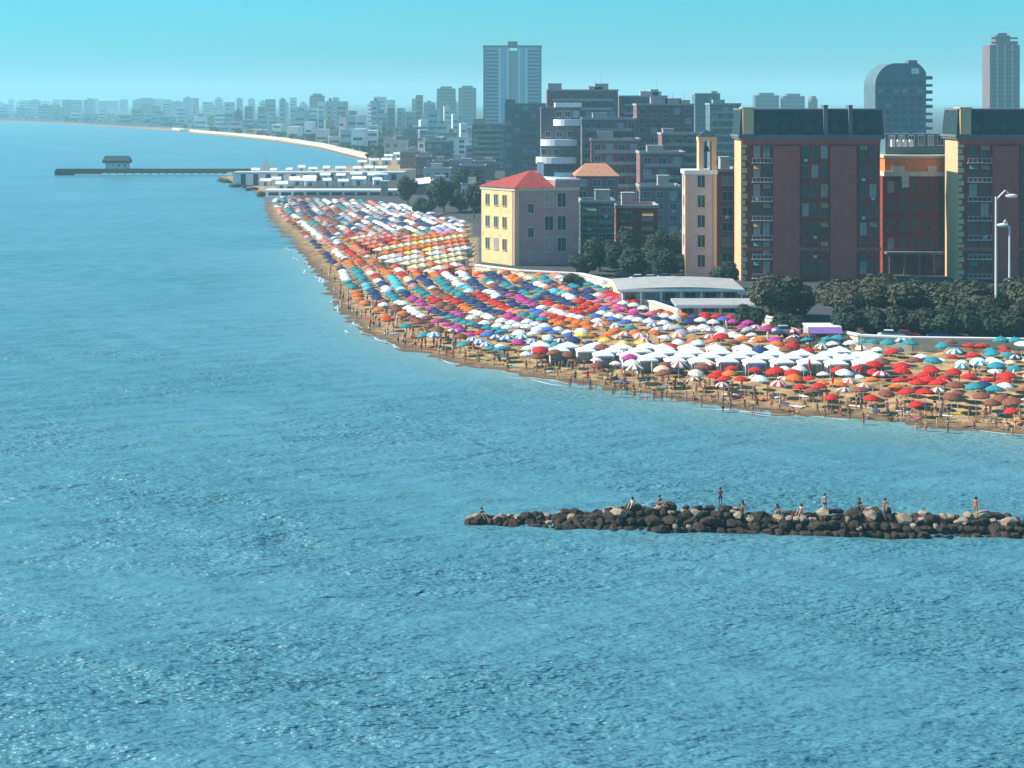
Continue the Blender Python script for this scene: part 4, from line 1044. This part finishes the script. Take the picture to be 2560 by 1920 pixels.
# ------------------------------------------------------------------ parasols and tents
M['whitepole'] = M['pole']
def parasol_bm(segs=10, stripe=False):
    b = MB(); n = segs; R0 = 1.12
    pts = [(0,0,2.45)]
    for r, z in ((.42,2.38),(.82,2.19),(R0,1.98)):
        for k in range(n):
            t = 2*math.pi*k/n; rr = r*(1 if r < R0 else 1); pts.append((rr*math.cos(t), rr*math.sin(t), z))
    for k in range(n):
        t = 2*math.pi*k/n; pts.append((R0*math.cos(t), R0*math.sin(t), 1.84))
    fs = [(0, 1+k, 1+(k+1)%n) for k in range(n)]
    for j in range(3):
        for k in range(n): fs.append((1+j*n+k, 1+(j+1)*n+k, 1+(j+1)*n+(k+1)%n, 1+j*n+(k+1)%n))
    b.poly(pts, fs)
    if stripe: b.m = [(f_ % n) % 2 for f_ in range(len(fs))]
    return b
def proto_parasol():
    t = thing('parasol', 'p', 'parasol', (0,0,0))
    parasol_bm().build('canopy', CANVAS['red'], t)
    q = MB(); q.tube((0,0,-.3), (0,0,2.6), .035, .03, 6); q.build('pole', M['pole'], t)
    return t
def proto_tent():
    t = thing('beach_tent', 't', 'tent', (0,0,0))
    w_, d_ = 1.3, 1.3; b = MB(); e = .12
    b.poly([(-w_-e,-d_-e,2.0),(w_+e,-d_-e,2.0),(w_+e,d_+e,2.0),(-w_-e,d_+e,2.0),(0,0,2.65)], [(0,1,4),(1,2,4),(2,3,4),(3,0,4)])
    b.poly([(-w_-e,-d_-e,1.78),(w_+e,-d_-e,1.78),(w_+e,d_+e,1.78),(-w_-e,d_+e,1.78),(-w_-e,-d_-e,2.0),(w_+e,-d_-e,2.0),(w_+e,d_+e,2.0),(-w_-e,d_+e,2.0)], [(0,1,5,4),(1,2,6,5),(2,3,7,6),(3,0,4,7)])
    b.build('roof', CANVAS['white'], t)
    b = MB(); b.box(-w_,w_,d_-.04,d_,0,1.95); b.box(-w_,-w_+.04,-.2,d_-.04,0,1.95); b.box(w_-.04,w_,-.2,d_-.04,0,1.95); b.build('side_canvas', CANVAS['white'], t)
    for sx in (-1,1): q = MB(); q.tube((sx*(w_-.05),-d_+.05,-.2),(sx*(w_-.05),-d_+.05,2.0),.04,.04,5); q.build('post', M['pole'], t)
    return t
PP = proto_parasol(); KIDS[PP.name] = list(PP.children); PT = proto_tent(); KIDS[PT.name] = list(PT.children)

so_ = parasol_bm(12, True).build('canopy', [CANVAS['red'], CANVAS['white']]); STRIPED = so_.data; bpy.data.objects.remove(so_)
fo_ = MB().lathe([(.05,2.6),(.14,2.3),(.17,1.9),(.10,1.2)][::-1], 8).build('canopy', CANVAS['red']); FOLDED = fo_.data; bpy.data.objects.remove(fo_)
# rows along the coast
cs = coast[1:19]
L_ = [0]
for a, b_ in zip(cs[:-1], cs[1:]): L_.append(L_[-1]+math.hypot(b_[0]-a[0], b_[1]-a[1]))
def coast_pt(s):
    i = max(0, min(len(cs)-2, int(np.searchsorted(L_, s))-1)); t = (s-L_[i])/(L_[i+1]-L_[i])
    return cs[i][0]+(cs[i+1][0]-cs[i][0])*t, cs[i][1]+(cs[i+1][1]-cs[i][1])*t
def pal(px, pc, rnd):
    ch = rnd.choice
    if px < 870 and pc < 740: return ch(['white','grey','navy','salmon','white','brown','brown','teal','navy'])
    if pc < 560: return ch(['white','grey','teal','navy','salmon','white'])
    if pc < 610: return ch(['white','navy','teal','lilac','brown','grey','white','salmon'])
    if pc < 700: return ch(['cream','orange','orange','salmon','brown','red','white'])
    if pc < 745: return ch(['white','teal','turquoise','white','navy','brown','salmon','teal','navy'])
    if pc < 800: return ch(['pink','red','red','orange','magenta','white','blue','brown','teal','navy','salmon'])
    if pc < 835: return ch(['teal','teal','white','magenta','orange','navy','white','blue','brown','red']) if px < 1700 else ch(['white','magenta','orange','red','brown','grey','navy'])
    if pc < 862: return ch(['teal','blue','teal','navy','brown']) if px < 1500 else (ch(['orange','orange','red','magenta','brown','white','yellow']) if px < 1950 else ch(['white','grey','teal','navy','brown']))
    if pc < 912: return ch(['white','brown','red','white','navy','teal','brown','cream']) if px > 2150 else ch(['brown','red','teal','magenta','orange','navy','brown'])
    if pc < 985: return ch(['red','red','red','red','orange','red','brown','red'] if px < 2430 else ['cream','white','navy','red','teal','red','brown']) if px > 1740 else ch(['brown','cream','navy','red','magenta','brown'])
    return ch(['red','brown','brown','magenta','red','navy','brown','cream','red'])
spots = []; grid = {}
def free(x, y, r):
    for i in range(int(x//5)-1, int(x//5)+2):
        for j in range(int(y//5)-1, int(y//5)+2):
            for (a, b_) in grid.get((i, j), ()):
                if (a-x)**2+(b_-y)**2 < r*r: return False
    return True
def claim(x, y): grid.setdefault((int(x//5), int(y//5)), []).append((x, y))
rnd = random.Random(99)
inl_line = inl
def tents_zone(px, pc): return (1325 < px < 2175 and 862 < pc < 912) or (pc < 700 and 860 < px < 1520 and pc > 590)
# tents first: white block, then diagonal cream ranks
cand = []
def topx(x, y, z): return 1280+x*F/y, YH+(H-z)*F/y
# white block: ranks follow the shore
for r_ in range(4):
    for j in range(0, 25):
        px_ = 1352+j*34.0+r_*9+rnd.uniform(-4,4); base = 896+r_*10.5+(px_-1345)*.018+rnd.uniform(-1.5,1.5)
        if r_ > (px_-1300)/95 or (r_ == 0 and px_ > 1900 and rnd.random() < .5) or (px_ > 2000 and r_ > 3) or rnd.random() < .12: continue
        x, y, z = gpx(px_, base)
        if not free(x, y, 2.4): continue
        claim(x, y)
        cand.append((x, y, z, 'white', 0.15+rnd.uniform(-.12,.12), 'white block %d' % r_))
wb = len(cand)
# diagonal ranks
o0 = np.array([at(960, 440), 440.0]); dirv = np.array([math.cos(R(58)), math.sin(R(58))]); perp = np.array([dirv[1], -dirv[0]])
for a in range(-16, 18):
    for b_ in range(-22, 24):
        q = o0+perp*a*6.4+dirv*b_*3.0; x, y = float(q[0]), float(q[1])
        if y < 285 or y > 470: continue
        z, c, ins = gheight(np.array([x]), np.array([y])); z = float(z[0])
        if c[0] or not ins[0] or float(dist(coast, [x], [y])[0]) < 16 or float(dist(inl, [x], [y])[0]) < 2.2: continue
        px, py = topx(x, y, z+2.2)
        if not (860 < px < 1560 and 585 < py < (705 if px > 1150 else 690)): continue
        rc = random.Random(a*7+3); col = rc.choice(['cream','cream','white','orange','salmon','orange','cream'])
        if rnd.random() < .2: col = rnd.choice(['red','salmon','orange','yellow'])
        if rnd.random() < .05: continue
        cand.append((x, y, z, col, R(58-90)+rnd.uniform(-.04,.04), 'slanting ranks'))
for (x, y, z, col, rz, zn) in cand:
    if not zn.startswith('white'): claim(x, y)
    spots.append(('tent', x, y, z, col, rz, zn))
print('tents', len(cand), wb)
slant = [q for q in spots if q[6].startswith('slant')]
# parasols everywhere else
s = 2.0
d = 4.0
while d < 118:
    s = rnd.uniform(0, 4); run = None
    step = 2.5 if d < 60 else 2.9
    while s < L_[-1]-1:
        x0, y0 = coast_pt(s); x1, y1 = coast_pt(s+1.5); tx, ty = x1-x0, y1-y0; l = math.hypot(tx, ty) or 1; nx_, ny_ = ty/l, -tx/l
        if not inside(land_poly, [x0+nx_*6], [y0+ny_*6])[0]: nx_, ny_ = -nx_, -ny_
        x = x0+nx_*d+rnd.uniform(-.5,.5); y = y0+ny_*d+rnd.uniform(-.5,.5); s += step*rnd.uniform(.85, 1.25)
        if y > 640 or y < 170 or x > 110: continue
        z, c, ins = gheight(np.array([x]), np.array([y]))
        if c[0] or not ins[0]: continue
        dc = float(dist(coast, [x], [y])[0])
        if dc < (2.4 if y > 290 else 3.6) or float(dist(inl, [x], [y])[0]) < 2.2: continue
        px, py = topx(x, y, float(z[0])+2.2)
        if px > 2620: continue
        if any((q[1]-x)**2+(q[2]-y)**2 < 19 for q in slant): continue
        if not free(x, y, 1.85 if 1750 < px < 2460 and 915 < py < 985 else 2.2): continue
        if dc < (5 if y > 290 else 6.5) and rnd.random() < .4: continue
        claim(x, y)
        if rnd.random() > .66 or run is None: run = pal(px, py, rnd)
        elif rnd.random() < .03: run = 'white'
        spots.append(('parasol', x, y, float(z[0]), run, 0, ''))
    d += 3.0
par = sorted([s_ for s_ in spots if s_[0] == 'parasol'], key=lambda q: q[2])
ten = sorted([s_ for s_ in spots if s_[0] == 'tent'], key=lambda q: q[2])
print('parasols', len(par), 'y290', par[289][2], 'tents', len(ten))
def place_name(px, y, dc):
    a = 'at the far left of the beach' if px < 900 else 'below the cream house' if px < 1460 else 'below the pavilions' if px < 1900 else 'below the brick hotel' if px < 2300 else 'near the right edge'
    b_ = 'nearest the water' if dc < 18 else 'in the lower middle' if dc < 32 else 'in the upper middle' if dc < 50 else 'at the back'
    return a, b_
def lay(items, proto, kind):
    cnt = {}; rows = []
    for it in items:
        dc = float(dist(coast, [it[1]], [it[2]])[0]); px, py = topx(it[1], it[2], it[3]); rows.append((px, it, place_name(px, it[2], dc)))
    rows.sort(key=lambda r_: r_[0]); firstp = True
    for px, it, (a, b_) in rows:
        _, x, y, z, col, rz, zn = it; key = (col, a, b_, '') if not zn.startswith('white') else zn; cnt[key] = cnt.get(key, 0)+1
        if kind == 'tent': lab = '%s %s slant-rank tent from left %s %s' % (ordi(cnt[key]), col, b_, a) if not zn.startswith('white') else '%s white tent from left in the %s rank of the white block' % (ordi(cnt[key]), ['rearmost','second rearmost','middle','second foremost','foremost'][int(zn[-1])])
        else: lab = '%s %s parasol from left %s %s' % (ordi(cnt[key]), col, b_, a)
        if firstp: o = proto; ks = KIDS[proto.name]; firstp = False
        else:
            o = proto.copy(); C.objects.link(o); ks = []
            for ch in KIDS[proto.name]:
                c_ = ch.copy(); C.objects.link(c_); c_.parent = o; ks.append(c_)
        o.location = (x, y, z); s_ = random.uniform(.82, 1.15)
        o.rotation_euler = (random.gauss(0,.11), random.gauss(0,.11), random.uniform(0,6.28)) if kind == 'parasol' else (0,0,rz)
        o.scale = (s_, s_, s_) if kind == 'parasol' else (1,1,1)
        vr = random.random()
        if kind == 'parasol' and vr < .27:
            for k_ in ks:
                if k_.name.startswith('canopy'): k_.data = STRIPED if vr < .22 else FOLDED
            if vr < .22: lab = lab.replace('parasol', 'and white parasol' if col != 'white' else 'parasol')
            else: lab = lab.replace('parasol', 'folded parasol')
        for k_ in ks:
            if k_.name.startswith(('canopy','roof','side_canvas')): setmat(k_, CANVAS[col if not (k_.name.startswith('side') and random.random() < .3) else 'white'])
        tag(o, lab, 'parasol' if kind == 'parasol' else 'tent', 'parasols on the beach' if kind == 'parasol' else ('white tents in the long block' if zn.startswith('white') else 'tents in slanting ranks'))
NP = 290
lay(par[:NP], PP, 'parasol'); lay(ten[:290], PT, 'tent')
def mass(items, base, names, name, label, cat):
    b = MB(); cols = sorted(CANVAS); 
    for it in items:
        _, x, y, z, col, rz, zn = it; b.cur = cols.index(col); c, s_ = math.cos(rz), math.sin(rz)
        b.poly([(x+p[0]*c-p[1]*s_, y+p[0]*s_+p[1]*c, z+p[2]) for p in base.v], base.f)
        b.cur = len(cols); b.tube((x,y,z-.2),(x,y,z+2.2),.04,.04,4)
    if items: tag(b.build(name, [CANVAS[c_] for c_ in cols]+[M['pole']]), label, cat, kind='stuff')
mass(par[NP:], parasol_bm(8), None, 'distant_parasols', 'crowded parasols of many colours on the far part of the beach', 'parasols')
mass([('t',)+t_[1:] for t_ in ten[290:]], parasol_bm(4), None, 'distant_tents', 'pale tents in slanting ranks on the far part of the beach', 'tents')

# ------------------------------------------------------------------ crowd
rnd = random.Random(5); ppl = []
tries = 0
def try_person(s, d, pose=None, wade=False):
    x0, y0 = coast_pt(s); x1, y1 = coast_pt(s+1.5); tx, ty = x1-x0, y1-y0; l = math.hypot(tx, ty) or 1; nx_, ny_ = ty/l, -tx/l
    if not inside(land_poly, [x0+nx_*6], [y0+ny_*6])[0]: nx_, ny_ = -nx_, -ny_
    x, y = x0+nx_*d, y0+ny_*d
    if x > 108 or y > 600: return
    z, c, ins = gheight(np.array([x]), np.array([y]))
    if c[0]: return
    for q in ppl[-400:]:
        if (q[0]-x)**2+(q[1]-y)**2 < .8: return
    if d > 0 and not free(x, y, .8): return
    px, py = topx(x, y, float(z[0]))
    if px > 2600 or px < 500: return
    ppl.append((x, y, float(z[0]) if d > 0 else max(float(z[0]), -.75), px, d))
smax = L_[-1]
s110 = next(i for i, v in enumerate(cs) if v[0] < 62)
for k in range(650): try_person(rnd.uniform(0, L_[13])*rnd.uniform(.1,1), rnd.uniform(.5, 9))
for k in range(46): try_person(rnd.uniform(0, L_[7]), rnd.uniform(-4, -.3))
for k in range(520): try_person(rnd.uniform(0, smax), rnd.uniform(9, 60))
ppl.sort(key=lambda q: q[1]); print('people', len(ppl))
lst = sorted(ppl[:275], key=lambda q: q[3]); cnt = {}
PD = dict(stand='standing', walk='walking', sit='seated', lie='lying', wave='waving')
for x, y, z, px, d in lst:
    pose = 'stand' if d < 0 else rnd.choice(['stand','stand','walk','walk','sit','sit','lie','wave']); 
    if d < 0: pose = rnd.choice(['stand','walk','wave'])
    fem = rnd.random() < .5; suit = rnd.choice(['red','blue','navy','white','magenta','yellow','teal','green','brown','orange','pink','navy'])
    a, b_ = place_name(px, y, d if d > 0 else 5); b_ = 'wading' if d < 0 else 'on bare sand' if d < 11 else 'among parasols'
    key = (pose, fem, suit, a, b_); cnt[key] = cnt.get(key, 0)+1
    lab = '%s %s person in %s %s %s %s' % (ordi(cnt[key]), PD[pose], suit, 'swimsuit' if fem else 'trunks', b_, a)
    rz = rnd.uniform(0, 6.28); person(x, y, z, pose, fem, rz, suit, lab, 'people on the beach', rnd.uniform(.85, 1.05) if rnd.random() > .2 else rnd.uniform(.6,.8), rnd.choice([0,0,1,2]), rnd.choice([0,0,1,1,2]))
# the rest of the crowd, too far to count
b = MB()
for x, y, z, px, d in ppl[275:]:
    b.cur = rnd.choice([0,0,1]); b.lathe([(.07,0),(.10,.45),(.15,.9),(.2,1.35),(.06,1.48),(.1,1.6),(.05,1.75)], 6, (x, y, z-.02)) 
    b.cur = rnd.choice([2,3,4]); b.lathe([(.17,.75),(.19,.95),(.17,1.1)], 6, (x, y, z))
tag(b.build('distant_crowd', [SKIN[0], SKIN[1], CANVAS['red'], CANVAS['navy'], CANVAS['white']]), 'dense crowd of bathers on the far part of the beach', 'crowd', kind='stuff')

# towels on the sand
tm = MB().box(-.45,.45,-.9,.9,0,.02); k = 0; cnt = {}
tws = []
for i in range(90):
    s_ = rnd.uniform(0, L_[11]); x0, y0 = coast_pt(s_); x, y = x0+rnd.uniform(-2,2), y0+rnd.uniform(3, 11)
    z, c, ins = gheight(np.array([x]), np.array([y]))
    if not ins[0] or c[0] or float(z[0]) < .2: continue
    px, py = topx(x, y, float(z[0]))
    if px > 2560 or any((q[0]-x)**2+(q[1]-y)**2 < 4 for q in tws): continue
    tws.append((x, y, float(z[0]), px))
tws.sort(key=lambda q: q[3]); me = None
for x, y, z, px in tws[:50]:
    c_ = rnd.choice(['red','blue','white','yellow','teal','pink','orange','green']); a = place_name(px, y, 5)[0]; key = (c_, a); cnt[key] = cnt.get(key, 0)+1
    if me is None: o = tm.build('beach_towel', CANVAS['red']); me = o.data
    else: o = bpy.data.objects.new('beach_towel', me); C.objects.link(o)
    setmat(o, CANVAS[c_]); o.location = (x, y, z+.07); o.rotation_euler = (0,0,rnd.uniform(0,3.1))
    tag(o, '%s %s towel from left on bare sand %s' % (ordi(cnt[key]), c_, a), 'towel', 'towels on the sand')

# people and anglers on the breakwater
def rod(parent):
    q = MB(); q.tube((.03,-.38,1.1), (.15,-2.8,2.9), .03, .012, 5); return q
for i, (px, pose, fem, suit, what) in enumerate([(1205,'sit',False,'salmon','at the very tip'),(1582,'sit',True,'white','on the left end of the first hump'),(1650,'sit',False,'red','on top of the first hump'),
    (1802,'fish',False,'navy','holding a rod on the first hump'),(1858,'sit',True,'yellow','just right of the angler with raised rod'),(1945,'sit',True,'white','seated low in the middle'),
    (2005,'sit',True,'pink','left of the tallest standing figure'),(2064,'wave',False,'navy','tallest figure of the middle'),(2150,'sit',False,'navy','on the left of the second hump'),(2215,'sit',False,'yellow','on the right of the second hump'),
    (2442,'stand',True,'orange','at the right end')]):
    D, yb, yt = bw(px); wd = 5.0*min(1, .3+(px-1175)/350); top = H-(yt-YH)*(D+wd*.45)/F
    x = at(px, D+2.2); z = top-.1
    o = person(x, D+wd*.5, z, pose, fem, rnd.uniform(-.8,.8), suit, '%s person in %s %s of breakwater' % ({'sit':'seated','stand':'standing','fish':'fishing','wave':'standing'}[pose], suit, what), 'people on the breakwater', 1.0, rnd.choice([0,1,2]), 0)
    if pose == 'fish':
        r_ = rod(None).build('fishing_rod', M['wood']); r_.location = o.location; r_.rotation_euler = o.rotation_euler; tag(r_, 'thin fishing rod held over the breakwater by the angler', 'fishing rod')

# ------------------------------------------------------------------ haze
if HAZE:
    b = MB().box(-14500, 14500, -200, 14500, -6, 160)
    m = bpy.data.materials.new('haze'); m.use_nodes = True; n = m.node_tree; n.nodes.clear()
    oo = n.nodes.new('ShaderNodeOutputMaterial'); v = n.nodes.new('ShaderNodeVolumePrincipled'); v.inputs['Density'].default_value = HAZE
    v.inputs['Color'].default_value = (.55, .95, 1.0, 1); v.inputs['Anisotropy'].default_value = 0.0
    n.links.new(v.outputs[0], oo.inputs['Volume'])
    tag(b.build('haze', m), kind='stuff')
print('objects', len(bpy.data.objects))
